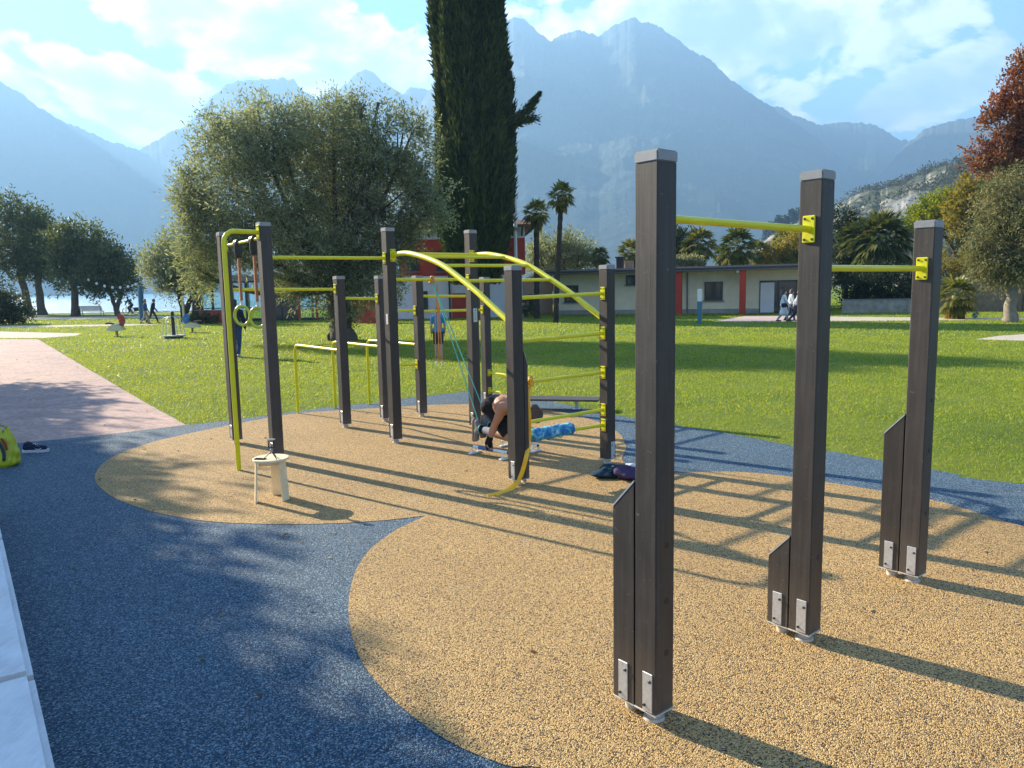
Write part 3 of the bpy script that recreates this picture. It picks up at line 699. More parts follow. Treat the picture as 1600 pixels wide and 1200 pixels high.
for off in (0, 1):
    pts = [np.array([0, -.03, -.03]), yb(823 + off * 3, 625, 0), yb(826 + off * 2, 660, 0), yb(826 + off, 690, 0), yb2(822 - off, 715), yb2(816, 737), yb2(808 - off * 3, 754)]
    g1 = gnd(798 - off * 4, 764, .02) - kb; g2 = gnd(778, 771 + off * 2, .014) - kb; g3 = gnd(762 + off * 14, 775 - off * 1, .013) - kb
    mb.tube(catmull(pts + [g1, g2, g3], 6), .024 if off == 0 else .017, 8, True, .22)
mb.build('band', M['yellow_band'], bt, 60)
mb = MB(); knot(mb, (0, .0, .01), .042); mb.build('knot', M['orange_band'], bt, 60)
# bands on the bar of the tall pair
K0 = np.array(W(.68, -.0, 2.26))
bo = thing('resistance_band', 'thin orange elastic loops hanging slack from the upper lime bar', 'elastic band', K0)
mb = MB(); knot(mb, (0, 0, 0), .04); mb.build('knot', M['orange_band'], bo, 60)
mb = MB()
for x0, x1, yb_ in ((680, 681, 564), (686, 684, 563), (688, 691, 562), (684, 688, 566)):
    n_ = -GV
    p = [on_plane(683, 443, K0, GV), on_plane((683 + x0) / 2, 475, K0, GV), on_plane(x0, 510, K0, GV), on_plane(x1, yb_, K0, GV)]
    mb = MB(); mb.tube([q - K0 for q in catmull(p, 5)], .007, 6, True, .5); mb.build('loop', M['orange_band'], bo, 60)
M['clip'] = simple('white clip', (.7, .7, .68), .5, .05, 20)
for x in (682, 690): mb = MB(); q = on_plane(x, 565, K0, GV) - K0; mb.cyl(q, q - np.array([0, 0, .06]), .012, .007, 8); mb.build('clip', M['clip'], bo)

# ================================================================== PEOPLE
def remeshed(mb, name, mat, parent, voxel, smooth=4, loc=None):
    o = mb.build(name + '_raw', mat)
    r = o.modifiers.new('r', 'REMESH'); r.mode = 'VOXEL'; r.voxel_size = voxel
    s = o.modifiers.new('s', 'SMOOTH'); s.iterations = smooth; s.factor = .5
    dg = bpy.context.evaluated_depsgraph_get(); ev = o.evaluated_get(dg)
    me = bpy.data.meshes.new_from_object(ev); me.name = name
    old = o.data; bpy.data.objects.remove(o); bpy.data.meshes.remove(old)
    me.materials.clear(); me.materials.append(mat)
    me.polygons.foreach_set('use_smooth', [True] * len(me.polygons))
    n = bpy.data.objects.new(name, me); C.objects.link(n)
    if parent is not None: n.parent = parent
    if loc is not None: n.location = loc
    return n
def skin_mat(name, col):
    m, nt, out = new_mat(name); co = objco(nt)
    n = noise(nt, co, 9, 4); c = ramp(nt, n, [(.3, tuple(x * .85 for x in col)), (.7, tuple(min(1, x * 1.1) for x in col))])
    p = bsdf(nt, out, c, .5, 0, .4, bump(nt, noise(nt, co, 90, 3), .15, .003)); p.inputs['Subsurface Weight'].default_value = .08; return m
M['skin'] = skin_mat('tanned skin', (.42, .195, .10)); M['skin2'] = skin_mat('skin', (.48, .29, .20))
def cloth(name, col): return simple(name, col, .85, .22, 14, 0, .2, .3, 40)
M['black_cloth'] = cloth('black cloth', (.012, .012, .014)); M['grey_sock'] = cloth('grey sock', (.28, .28, .29)); M['hair_dark'] = simple('dark hair', (.035, .022, .014), .55, .4, 60, 0, .4, .6, 120)
def V3(*a): return np.array(a, float)
def hand(mb, wrist, d, pn, size=1.0, curl=.5, side=1, fr=.0085):
    """palm plus four unequal curled fingers and a thumb; d = hand direction, pn = palm normal"""
    d = d / np.linalg.norm(d); pn = pn - d * (pn @ d); pn /= np.linalg.norm(pn); s = np.cross(d, pn) * side
    k = size
    for t in (-.026, -.009, .009, .026): mb.capsule(wrist + s * t * .6 * k, wrist + d * .085 * k + s * t * k, .015 * k, .012 * k, 8)
    for i, (t, ln) in enumerate(((-.030, .062), (-.010, .078), (.010, .085), (.030, .074))):
        b = wrist + d * .088 * k + s * t * k; a = 0; p = b
        for j, f in enumerate((.45, .32, .23)):
            a += curl * (.75 + .1 * i)
            q = p + (d * math.cos(a) + pn * math.sin(a)) * ln * f * k; mb.capsule(p, q, fr * k * (1.05 - .12 * j), fr * k * (.95 - .12 * j), 8); p = q
    b = wrist + d * .03 * k + s * .03 * k; q = b + (d * .55 + s * .65 + pn * .3) * .045 * k; mb.capsule(b, q, .0125 * k, .010 * k, 8)
    mb.capsule(q, q + (d * .75 + pn * (.3 + curl * .5)) * .035 * k, .010 * k, .008 * k, 8)
def head(mb, c, up, fwd, k=1.0):
    """skull, jaw, nose, brow, ears round centre c"""
    up = up / np.linalg.norm(up); fwd = fwd - up * (fwd @ up); fwd /= np.linalg.norm(fwd); lf = np.cross(up, fwd)
    P_ = lambda f, l, u: c + (fwd * f + lf * l + up * u) * k
    rot = Matrix((tuple(fwd), tuple(lf), tuple(up))).transposed()
    mb.ellip(P_(-.010, 0, .025), (.098 * k, .077 * k, .098 * k), 16, rot); mb.ellip(P_(.022, 0, -.045), (.066 * k, .056 * k, .072 * k), 14, rot)
    mb.capsule(P_(.085, 0, .005), P_(.104, 0, -.028), .010 * k, .014 * k, 8)
    mb.capsule(P_(.078, .03, .022), P_(.078, -.03, .022), .014 * k, .014 * k, 8)
    mb.capsule(P_(.076, .016, -.068), P_(.076, -.016, -.068), .011 * k, .011 * k, 8); mb.ellip(P_(.066, 0, -.098), (.026 * k, .03 * k, .022 * k), 10, rot)
    for s in (-1, 1): mb.ellip(P_(-.008, .08 * s, -.008), (.024 * k, .016 * k, .036 * k), 10, rot)
    return P_
def eyes(P_, k, parent):
    for s in (-1, 1): mb = MB(); mb.ellip(P_(.080, .031 * s, .0), (.009 * k,) * 3, 8); mb.build('eye', simple('dark eye', (.02, .015, .012), .2, .1, 10), parent, 180)

# ---- man in a tucked hold on low bars
h1 = gnd(766, 714, .0); fdir = V3(.72, -.69, 0); fdir /= np.linalg.norm(fdir); rdir = V3(fdir[1], -fdir[0], 0)     # body faces fdir, rdir is his right
GRIP = .115
near_grip = h1 + V3(0, 0, GRIP); far_grip = near_grip - rdir * .56
mid = (near_grip + far_grip) / 2; mid[2] = 0
def pm(x, y, off=0.0): return on_plane(x, y, mid + rdir * off, rdir)
mp = thing('person', 'bare backed person in black shorts holding a tucked planche on low bars', 'person', mid)
o_ = mid
sh = .19
sR = pm(786, 637, sh); sL = sR - rdir * 2 * sh; chest = pm(800, 640, 0); neckb = (sR + sL) / 2 + fdir * .06 + V3(0, 0, .03)
hip = pm(775, 634, 0); hR = hip + rdir * .10; hL = hip - rdir * .10; hR[2] -= .02; hL[2] -= .02
waist = (hip * .55 + ((sR + sL) / 2) * .45) + V3(0, 0, .03)
hd = (sR + sL) / 2 + fdir * .30 + V3(0, 0, -.085)
eR = pm(773, 664, sh + .05); wR = near_grip + V3(0, 0, .085) - fdir * .02; eL = eR - rdir * (2 * sh + .10); wL = far_grip + V3(0, 0, .085) - fdir * .02
kR = pm(796, 683, .11); kL = kR - rdir * .22; aR = pm(750, 670, .08); aL = aR - rdir * .16 + V3(0, 0, .02)
mb = MB(); c_ = lambda a, b, r0, r1: mb.capsule(a - o_, b - o_, r0, r1, 14)
for s, S_, H_ in ((1, sR, hR), (-1, sL, hL)):
    c_(H_ + V3(0, 0, .02), waist + rdir * s * .07, .115, .10); c_(waist + rdir * s * .06, S_ - rdir * s * .07 - fdir * .08, .105, .125); c_(S_ - rdir * s * .06 - fdir * .06, S_ - rdir * s * .01, .10, .078)
c_(hip, waist, .13, .12); c_(waist, (sR + sL) / 2 - fdir * .05, .12, .13); c_((sR + sL) / 2, hd - fdir * .07 + V3(0, 0, .01), .07, .06)
for S_, E_, W_ in ((sR, eR, wR), (sL, eL, wL)):
    c_(S_, S_ * .45 + E_ * .55, .068, .058); c_(S_ * .45 + E_ * .55, E_, .056, .043); c_(E_, E_ * .65 + W_ * .35, .046, .050); c_(E_ * .65 + W_ * .35, W_, .047, .030)
for H_, K_, A_ in ((hR, kR, aR), (hL, kL, aL)):
    c_(H_, K_, .098, .062); c_(K_, K_ * .65 + A_ * .35, .058, .060); c_(K_ * .65 + A_ * .35, A_, .056, .036)
hup = fdir * .86 + V3(0, 0, -.45); hfw = V3(0, 0, -.86) - fdir * .45
Ph = head(mb, hd - o_, hup, hfw, 1.06)
for W_, sd_ in ((wR, 1), (wL, -1)): hand(mb, W_ - o_, V3(0, 0, -1) + fdir * .25, fdir * 1.0, 1.02, 1.0, sd_)
remeshed(mb, 'body', M['skin'], mp, .0085, 3)
eyes(Ph, 1.06, mp)
# shorts and tank back
mb = MB()
for s, S_, H_, K_ in ((1, sR, hR, kR), (-1, sL, hL, kL)):
    c_(H_ + V3(0, 0, .02) - fdir * .01, waist * .75 + hip * .25 + rdir * s * .07, .130, .115); c_(H_ - fdir * .01, K_ * .84 + H_ * .16, .116, .082)
c_(hip - fdir * .01, waist * .6 + hip * .4, .145, .135); remeshed(mb, 'shorts', M['black_cloth'], mp, .010, 4)
# hair
mb = MB()
for f, u, r in ((-.03, .05, .100), (-.055, .0, .088), (-.01, .085, .078)): mb.ellip(Ph(f - .012, 0, u + .008), (r * .97, .080, r * .97), 12)
for i in range(60):
    a = R.uniform(-1, 1); b = R.uniform(-1.4, 2.2); mb.ellip(Ph(-.045 - .08 * math.sin(b * .5 + .4) * .9 + .03, a * .058, .045 + .085 * math.cos(b) * .9), (.022,) * 3, 6)
remeshed(mb, 'hair', simple('curly brown hair', (.085, .052, .032), .6, .5, 70, 0, .3, .7, 130), mp, .008, 2)
# socks, shoes, wrist wraps
M['sole'] = simple('tan shoe sole', (.34, .21, .11), .7, .2, 30); M['shoe_grey'] = cloth('grey trainer', (.20, .19, .19))
for A_, K_ in ((aR, kR), (aL, kL)):
    t = (A_ - K_) / np.linalg.norm(A_ - K_)
    mb = MB(); c_(A_ * .35 + K_ * .65, A_, .062, .045); so_ = remeshed(mb, 'sock', M['grey_sock'], mp, .010, 2)
    mb = MB(); c_(A_ - t * .06, A_ - t * .02, .058, .058); mb2 = mb.build('ankle_cuff', M['black_cloth'], mp, 60)
    dn = V3(0, 0, -1) - t * (V3(0, 0, -1) @ t); dn /= np.linalg.norm(dn)
    toe = A_ + t * .075 + dn * .15; heel = A_ + t * .075 - dn * .075
    mb = MB(); c_(heel - t * .02, toe - t * .01, .042, .036); c_(A_, heel - t * .01, .046, .042); c_(A_, (heel + toe) / 2 - t * .02, .044, .044)
    sh_ = remeshed(mb, 'shoe', M['shoe_grey'], mp, .009, 3)
    mb = MB(); c_(heel + t * .034 - dn * .01, toe + t * .036 + dn * .01, .046, .040)
    for v_ in range(len(mb.v)):
        q = np.array(mb.v[v_]) + o_; k_ = (q - heel) @ t - .034; mb.v[v_] = tuple(np.array(mb.v[v_]) - t * k_ * .45)
    mb.build('sole', M['sole'], sh_, 60)
for W_, E_ in ((wR, eR), (wL, eL)):
    t = (E_ - W_) / np.linalg.norm(E_ - W_); mb = MB(); c_(W_ - t * .03, W_ + t * .045, .042, .043); mb.build('wrist_wrap', M['black_cloth'], mp, 60)
    mb = MB()
    for s in (-.022, 0, .022): c_(W_ + V3(0, 0, .0) + rdir * s, W_ + V3(0, 0, -.082) + rdir * s * 1.3 + fdir * .012, .030, .027)
    remeshed(mb, 'glove', M['black_cloth'], mp, .008, 2)
# green band from his ankles up to the bar
gb = thing('resistance_band', 'thin green elastic band stretched from the upper bar to the tucked person', 'elastic band', K0)
mb = MB()
for A_, dx in ((aR, 0), (aL, 0)): mb.tube([V3(0, 0, 0), A_ + V3(0, 0, .04) - K0], .0075, 6)
for A_, K_ in ((aR, kR), (aL, kL)):
    t = (A_ - K_) / np.linalg.norm(A_ - K_); a = np.cross(t, rdir); a /= np.linalg.norm(a)
    mb.tube([A_ - K0 - t * .03 + (rdir * math.cos(q) + a * math.sin(q)) * .062 for q in np.linspace(0, 2 * math.pi, 20)], .008, 6, False)
mb.build('band', M['green_band'], gb, 60)
# ---- low push-up bars
M['white_paint'] = simple('white painted steel', (.72, .72, .70), .35, .06, 20); M['bluetape'] = simple('blue grip tape', (.06, .14, .34), .7, .2, 30)
for g_, lab in ((near_grip, 'white low push up bar with blue grip, under the near hand of the tucked person'), (far_grip, 'white low push up bar with blue grip, under the far hand of the tucked person')):
    base = V3(g_[0], g_[1], .008); t = thing('push_up_stand', lab, 'push up bar', base, math.atan2(fdir[1], fdir[0]), 'pair of low push up bars')
    zb = GRIP - .018 - .008
    mb = MB(); mb.cyl((.07, 0, zb), (.31, 0, zb), .021, .021, 14); mb.cyl((-.20, 0, zb), (-.30, 0, zb), .019, .019, 14); mb.build('tube', M['white_paint'], t, 40)
    mb = MB(); mb.cyl((-.2, 0, zb), (.07, 0, zb), .023, .023, 14); mb.build('grip', M['bluetape'], t, 40)
    mb = MB(); mb.cyl((.31, 0, zb), (.316, 0, zb), .017, .017, 12); mb.build('end_plug', M['blackp'], t, 40)
    for x in (-.28, .27):
        mb = MB()
        for s in (-1, 1): mb.box((x, s * .055, zb / 2), (.03, .012, zb), .003)
        mb.box((x, 0, .012), (.05, .20, .022), .005); mb.build('stand_foot', M['white_paint'], t)

# ---- generic standing or walking figure
def figure(label, loc, rz, hgt, top, trou, hairc, stride=.25, arm=.3, group=None, lean=0.0, long_coat=0.0, bag=None, arms=None, hood=None, shorts=False, skin='skin2', shoes=(.03, .03, .03), legs=None, long_hair=0):
    k = hgt / 1.72
    t = thing('person', label, 'person', loc, rz, group); P_ = lambda x, y, z: V3(x, y, z) * k
    hipz = .93 - .05 * stride
    hips = [P_(0, s * .09, hipz) for s in (1, -1)]; ks = []; as_ = []
    for i, s in enumerate((1, -1)):
        a = stride * (1 if i == 0 else -1)
        if legs: kn_, an_ = legs[i]; kn_ = P_(*kn_); an_ = P_(*an_)
        else:
            kn_ = P_(a * .62 + .05, s * .09, hipz - .43 + abs(a) * .02); an_ = P_(a * 1.1 - (.10 if a < 0 else -.02), s * .085, .09 + (.09 * abs(a) * 2 if a < 0 else 0))
        ks.append(kn_); as_.append(an_)
    shz = hipz + .50; shx = lean
    shs = [P_(shx, s * .185, shz) for s in (1, -1)]; els = []; ws = []
    for i, s in enumerate((1, -1)):
        a = -arm * (1 if i == 0 else -1)
        if arms: e_, w_ = arms[i]; els.append(P_(*e_)); ws.append(P_(*w_))
        else: els.append(P_(shx + a * .5, s * .235, shz - .29)); ws.append(P_(shx + a * .9 + .08, s * .235, shz - .54))
    hc = P_(shx + .02 + lean * .35, 0, shz + .235); nk = P_(shx, 0, shz + .05)
    mb = MB(); cc = lambda a, b, r0, r1: mb.capsule(a, b, r0 * k, r1 * k, 10)
    pel = P_(0, 0, hipz + .03); ch = P_(shx * .9, 0, shz - .08)
    cc(pel, ch, .125, .13); cc(hips[0], hips[1], .10, .10); cc(shs[0] * .7 + shs[1] * .3, shs[1] * .7 + shs[0] * .3, .095, .095); cc(nk, hc - P_(0, 0, .06), .055, .052)
    for i in range(2):
        cc(shs[i], els[i], .052, .042); cc(els[i], ws[i], .042, .028); cc(hips[i], ks[i], .085, .056); cc(ks[i], as_[i], .055, .036); cc(as_[i] + P_(-.05, 0, -.045), as_[i] + P_(.15, 0, -.055), .036, .030)
        hd_ = ws[i] - els[i]; hand(mb, ws[i], hd_, V3(0, -1 if i == 0 else 1, 0) + V3(.2, 0, 0), .95 * k, .35, 1 if i else -1, .010)
    P2 = head(mb, hc, V3(.08, 0, 1), V3(1, 0, 0), k)
    remeshed(mb, 'body', M[skin], t, .013 * k, 2)
    # jacket
    mb = MB(); g = .028
    cc(pel + P_(0, 0, .02), ch, .14, .145); cc(hips[0] + P_(0, 0, .06), hips[1] + P_(0, 0, .06), .12, .12); cc(shs[0] * .75 + shs[1] * .25, shs[1] * .75 + shs[0] * .25, .11, .11)
    for i in range(2):
        e2 = els[i] if not shorts else shs[i] * .45 + els[i] * .55
        cc(shs[i], e2, .072, .062)
        if not shorts: cc(els[i], ws[i] * .93 + els[i] * .07, .06, .046)
        if long_coat: cc(hips[i] + P_(0, 0, .03), hips[i] * (1 - long_coat) + ks[i] * long_coat + P_(-.03, 0, -.05), .125, .15)
    remeshed(mb, 'jacket' if not shorts else 'shirt', top, t, .017 * k, 3)
    mb = MB(); cc(hips[0], hips[1], .118, .118); cc(pel, pel + P_(0, 0, .06), .13, .12)
    for i in range(2):
        if shorts: cc(hips[i], ks[i] * .8 + hips[i] * .2, .105, .09)
        else: cc(hips[i], ks[i], .102, .076); cc(ks[i], as_[i] + P_(0, 0, .03), .074, .062)
    remeshed(mb, 'trousers' if not shorts else 'shorts', trou, t, .017 * k, 3)
    sm = simple('shoe leather', shoes, .6, .2, 20)
    for i in range(2):
        mb = MB(); cc(as_[i] + P_(-.055, 0, -.045), as_[i] + P_(.165, 0, -.058), .046, .036); cc(as_[i], as_[i] + P_(0, 0, -.03), .048, .048); remeshed(mb, 'shoe', sm, t, .014 * k, 1)
    mb = MB()
    if hood: mb.ellip(P2(-.02, 0, .01), (.118 * k, .10 * k, .13 * k), 12)
    for f, u, r in ((-.03, .05, .098), (-.05, .0, .09), (-.005, .085, .075)): mb.ellip(P2(f, 0, u), (r * k, .088 * k, r * k), 12)
    if long_hair: mb.ellip(P2(-.05, 0, -.06), (.09 * k, .12 * k, .14 * k), 12); mb.ellip(P2(-.02, 0, .03), (.12 * k, .115 * k, .12 * k), 12)
    remeshed(mb, 'hair' if not hood else 'hood', hood or hairc, t, .013 * k, 1)
    if bag:
        mb = MB(); mb.box(P_(-.02, -.26, hipz + .02), V3(.28, .10, .24) * k, .03 * k, None, 2); mb.tube([P_(.08, -.24, hipz + .12), P_(.04, -.16, shz - .1), P_(shx, -.1, shz + .1), P_(-.06, .05, shz - .15)], .014 * k, 6); mb.build('shoulder_bag', bag, t, 50)
    return t
M['navy'] = cloth('navy cloth', (.020, .028, .055)); M['jeans'] = cloth('blue denim', (.035, .06, .12)); M['beige'] = cloth('beige cloth', (.36, .31, .25)); M['dblue'] = cloth('blue cloth', (.03, .07, .16))
M['sky_shirt'] = cloth('sky blue shirt', (.05, .24, .42)); M['white_cloth'] = cloth('white cloth', (.66, .67, .68)); M['grey_cloth'] = cloth('grey cloth', (.30, .34, .36)); M['dk_short'] = cloth('dark shorts', (.04, .04, .05)); M['brown_hair'] = simple('brown hair', (.12, .055, .03), .6, .35, 40); M['blond'] = simple('pale hair', (.42, .34, .24), .6, .3, 40)
M['rust'] = cloth('rust cloth', (.22, .075, .04))
w_ = gnd(371, 558); figure('person in a navy jacket and jeans walking across the lawn behind the gym rings', w_, rad(100), 1.80, M['navy'], M['jeans'], M['hair_dark'], .14, .25, shoes=(.35, .33, .3))
w_ = gnd(686, 561); figure('person in sky blue shirt and dark shorts on the lawn behind the elastic bands', w_, rad(100), 1.50, M['sky_shirt'], M['dk_short'], M['hair_dark'], .03, .05, shorts=True, shoes=(.08, .07, .07))
w_ = gnd(228, 506); figure('person in a dark blue coat and beige trousers strolling by the blue lakeside column', w_, rad(20), 1.66, M['dblue'], M['beige'], M['hair_dark'], .18, .2, 'two people strolling by the lake', .03)
w_ = gnd(239, 505); figure('person with rust coloured hood and dark coat leaning forward while strolling', w_, rad(10), 1.66, M['navy'], M['dk_short'], M['brown_hair'], .28, .25, 'two people strolling by the lake', .12, hood=M['rust'])
trio = 'three people walking past the low building'
w_ = gnd(1224, 502.8); figure('dark haired person in a pale top and long grey skirt carrying a dark shoulder bag', w_, rad(-12), 1.58, M['white_cloth'], M['grey_cloth'], M['hair_dark'], .20, .25, trio, .02, .9, M['navy'])
w_ = gnd(1235, 501.5); figure('person with bushy brown hair in a white top walking between two companions', w_, rad(-12), 1.60, M['white_cloth'], M['jeans'], M['brown_hair'], .18, .2, trio, .02, long_hair=1)
w_ = gnd(1246, 502.6); figure('person in a white jacket and dark trousers with pale hair, ahead of two companions', w_, rad(-12), 1.58, M['white_cloth'], M['navy'], M['blond'], .30, .35, trio, .04)

# ================================================================== SMALL THINGS
M['ply'] = simple('pale plywood', (.78, .64, .38), .55, .12, 9, 0, .4, .1, 50)
stl = [gnd(400, 786), gnd(447, 783), gnd(434, 774)]
sc0 = (stl[0] + stl[1] + stl[2]) / 3
def zof(x, y, P):  # height at which the pixel ray passes over the ground point P
    d = ray(x, y); t = math.hypot(P[0], P[1]) / math.hypot(d[0], d[1]); return HCAM + d[2] * t
hs = zof(422, 716, sc0)
stool = thing('stool', 'pale plywood stool with round seat and three plank legs, standing before the tall post', 'stool', (sc0[0], sc0[1], .008))
mb = MB(); K = 48; mb.tube([(0, 0, hs - .022), (0, 0, hs - .019), (0, 0, hs - .003), (0, 0, hs)], [.176, .180, .180, .176], K); mb.build('seat', M['ply'], stool, 30)
for i, p in enumerate(stl):
    q = p - sc0; r = math.hypot(q[0], q[1]); d = q / r; rot = Matrix.Rotation(math.atan2(d[1], d[0]) + math.pi / 2 if i else rad(112), 3, 'Z')
    g = MB(); ln = hs - .022
    tl = Vector((d[0], d[1], 0)) * .02
    mb = MB(); mb.box((0, 0, ln / 2), (.10, .020, ln), .003, rot)
    for j in range(len(mb.v)):
        x, y, z = mb.v[j]; f = r * (.84 + .16 * (1 - z / ln)); mb.v[j] = (x + d[0] * f, y + d[1] * f, z)
    mb.build('leg', M['ply'], stool)
mb = MB()
a_, b_ = (stl[0] - sc0) * .72, (stl[1] - sc0) * .72; m_ = (a_ + b_) / 2; an = math.atan2((b_ - a_)[1], (b_ - a_)[0])
mb.box((m_[0], m_[1], hs - .022 - .026), (np.linalg.norm(b_ - a_), .018, .05), .002, Matrix.Rotation(an, 3, 'Z')); mb.build('apron', M['ply'], stool)
tp = on_plane(426, 716, sc0 + V3(0, -.03, 0), V3(0, 1, 0)); tpz = hs + .008
tt = thing('phone_tripod', 'small black tripod with upright phone clamp standing on the plywood stool', 'tripod', (tp[0], tp[1] - .02, tpz))
mb = MB()
for a in (200, 320, 80): mb.cyl((0, 0, .075), (.085 * math.cos(rad(a)), .085 * math.sin(rad(a)), .004), .006, .005, 8)
mb.build('tripod_leg', M['blackp'], tt, 50)
mb = MB(); mb.ellip((0, 0, .085), (.017, .017, .017), 10); mb.cyl((0, 0, .09), (0, 0, .112), .01, .01, 10); mb.build('ball_head', simple('grey plastic', (.3, .3, .3), .4, .1, 20), tt, 180)
mb = MB(); mb.box((0, 0, .116), (.075, .025, .012), .003)
for x in (-.028, .0, .028): mb.box((x, 0, .155), (.011 if x else .006, .012, .075), .002)
mb.build('clamp', M['blackp'], tt); mb = MB(); mb.box((0, 0, .198), (.085, .03, .010), .003); mb.build('clamp_jaw', simple('pale plastic', (.45, .45, .44), .4, .1, 20), tt)
ph = thing('phone', 'black phone lying flat on the plywood stool seat', 'phone', (sc0[0] - .085, sc0[1] - .075, hs + .008), rad(-10))
mb = MB(); mb.box((0, 0, .004), (.12, .06, .008), .003, None, 2); mb.build('phone_case', M['blackp'], ph); mb = MB(); mb.box((0, 0, .0082), (.108, .052, .0008)); mb.build('screen', simple('dark glass', (.01, .012, .015), .08, .1, 3), ph)

# blue wrap round the lowest bar
def mat_tiedye():
    m, nt, out = new_mat('tie dye cloth'); co = objco(nt); n = noise(nt, co, 7, 4, .6, 2.0)
    c = ramp(nt, n, [(.3, (.02, .07, .24)), (.45, (.05, .22, .46)), (.55, (.10, .42, .50)), (.68, (.5, .66, .70))])
    bsdf(nt, out, c, .9, 0, .2, bump(nt, noise(nt, co, 30, 4), .5, .01)); return m
wp = W(.02, -2.92, .52); wr_ = thing('towel', 'blue tie dyed towel wrapped round the lowest lime bar as padding', 'towel', wp, GA)
mb = MB(); pts = []; rs = []
for i in range(46):
    x = -.03 + .62 * i / 45; pts.append((x, 0, -.008)); rs.append(.070 + .006 * math.sin(x * 36) + .004 * math.sin(x * 95 + 1) - (.03 if i in (0, 45) else 0))
mb.tube(pts, rs, 22)
for j in range(len(mb.v)):
    x, y, z = mb.v[j]; w = 1 + .05 * math.sin(x * 33 + 3 * math.atan2(z, y)) + .06 * math.sin(x * 71 - 6 * math.atan2(z, y)); mb.v[j] = (x, y * w, z * w)
mb.build('towel_roll', mat_tiedye(), wr_, 180)

# lumpy soft shapes
def lump(name, label, cat, loc, rz, size, mat, seed, amp=.25, freq=3.0, group=None, flat=.0):
    bm = bmesh.new(); bmesh.ops.create_icosphere(bm, subdivisions=4, radius=1.0)
    for v in bm.verts:
        p = v.co; n = 0
        for o_, a in ((1, 1.), (2.1, .5), (4.3, .25)):
            n += a * (math.sin(p.x * freq * o_ + seed) * math.cos(p.y * freq * o_ * 1.1 + seed * 2) + math.sin(p.z * freq * o_ * .9 - seed + p.x * 2))
        k = 1 + amp * n * .5; q = Vector((p.x * size[0] * k, p.y * size[1] * k, max(p.z, -.55) * size[2] * k))
        v.co = q
    zmin = min(v.co.z for v in bm.verts)
    for v in bm.verts: v.co.z -= zmin
    me = bpy.data.meshes.new(name); bm.to_mesh(me); bm.free(); me.materials.append(mat); me.polygons.foreach_set('use_smooth', [True] * len(me.polygons))
    o = bpy.data.objects.new(name, me); C.objects.link(o); o.location = tuple(loc); o.rotation_euler = (0, 0, rz); tag(o, label, cat, group); return o
M['teal'] = cloth('dark teal cloth', (.012, .035, .05)); M['purple'] = cloth('dark purple cloth', (.055, .035, .075))
p_ = gnd(955, 744, .008); lump('jacket', 'dark teal jacket crumpled on the floor at the foot of a timber post', 'jacket', p_, .3, (.20, .13, .07), M['teal'], 2.2, .35)
p_ = gnd(982, 748, .008); lump('sweater', 'dark purple sweater heaped on the floor beside the teal jacket', 'sweater', p_, -.3, (.17, .14, .085), M['purple'], 5.1, .35)
def trainer(name, label, loc, rz, upper, sole_m, k=1.0, mark=None, group=None):
    t = thing(name, label, 'shoe', loc, rz, group)
    out = [(-.14, -.032), (-.10, -.042), (0, -.038), (.08, -.048), (.13, -.036), (.155, 0), (.135, .036), (.08, .046), (0, .036), (-.10, .04), (-.14, .03), (-.15, 0)]
    out = [(p[0] * k, p[1] * k) for p in catmull([(a, b, 0) for a, b in out], 4, True)]
    mb = MB(); mb.prism(out, 0, .03 * k); mb.build('sole', sole_m, t, 40)
    mb = MB(); c_ = lambda a, b, r0, r1: mb.capsule(V3(*a) * k, V3(*b) * k, r0 * k, r1 * k, 12)
    c_((-.105, 0, .055), (.10, 0, .045), .042, .034); c_((-.10, 0, .06), (-.10, 0, .088), .040, .036); c_((-.04, 0, .075), (.05, 0, .055), .034, .03)
    u = remeshed(mb, 'upper', upper, t, .008, 2)
    mb = MB(); c_((-.085, 0, .112), (-.055, 0, .108), .024, .02); mb.build('opening', M['blackp'], t, 180)
    mb = MB()
    for i in range(4): c_((-.01 + .024 * i, -.022, .103 - .011 * i), (-.005 + .024 * i, .022, .103 - .011 * i), .004, .004)
    mb.build('lace', mark or sole_m, t, 60)
    mb = MB(); mb.tube([V3(.02, -.045, .045) * k, V3(.06, -.045, .035) * k, V3(.09, -.042, .05) * k], .005 * k, 6, True, .5); mb.build('side_mark', mark or sole_m, t, 60)
    return t
M['white_rubber'] = simple('white rubber sole', (.55, .57, .60), .6, .1, 30)
p_ = gnd(56, 706, .004); trainer('trainer', 'dark navy trainer with white sole, on the blue floor next to the lime bag', p_, rad(3), M['navy'], M['white_rubber'], 1.15)
p_ = gnd(969, 740, .03); trainer('trainer', 'pale grey trainer lying on the teal jacket beside the post', p_, rad(20), M['grey_cloth'], M['white_rubber'], .85)
p_ = gnd(986, 738, .008); lump('towel', 'small white towel behind the dark purple sweater', 'towel', p_, .1, (.09, .06, .06), M['white_cloth'], 1.1, .3)
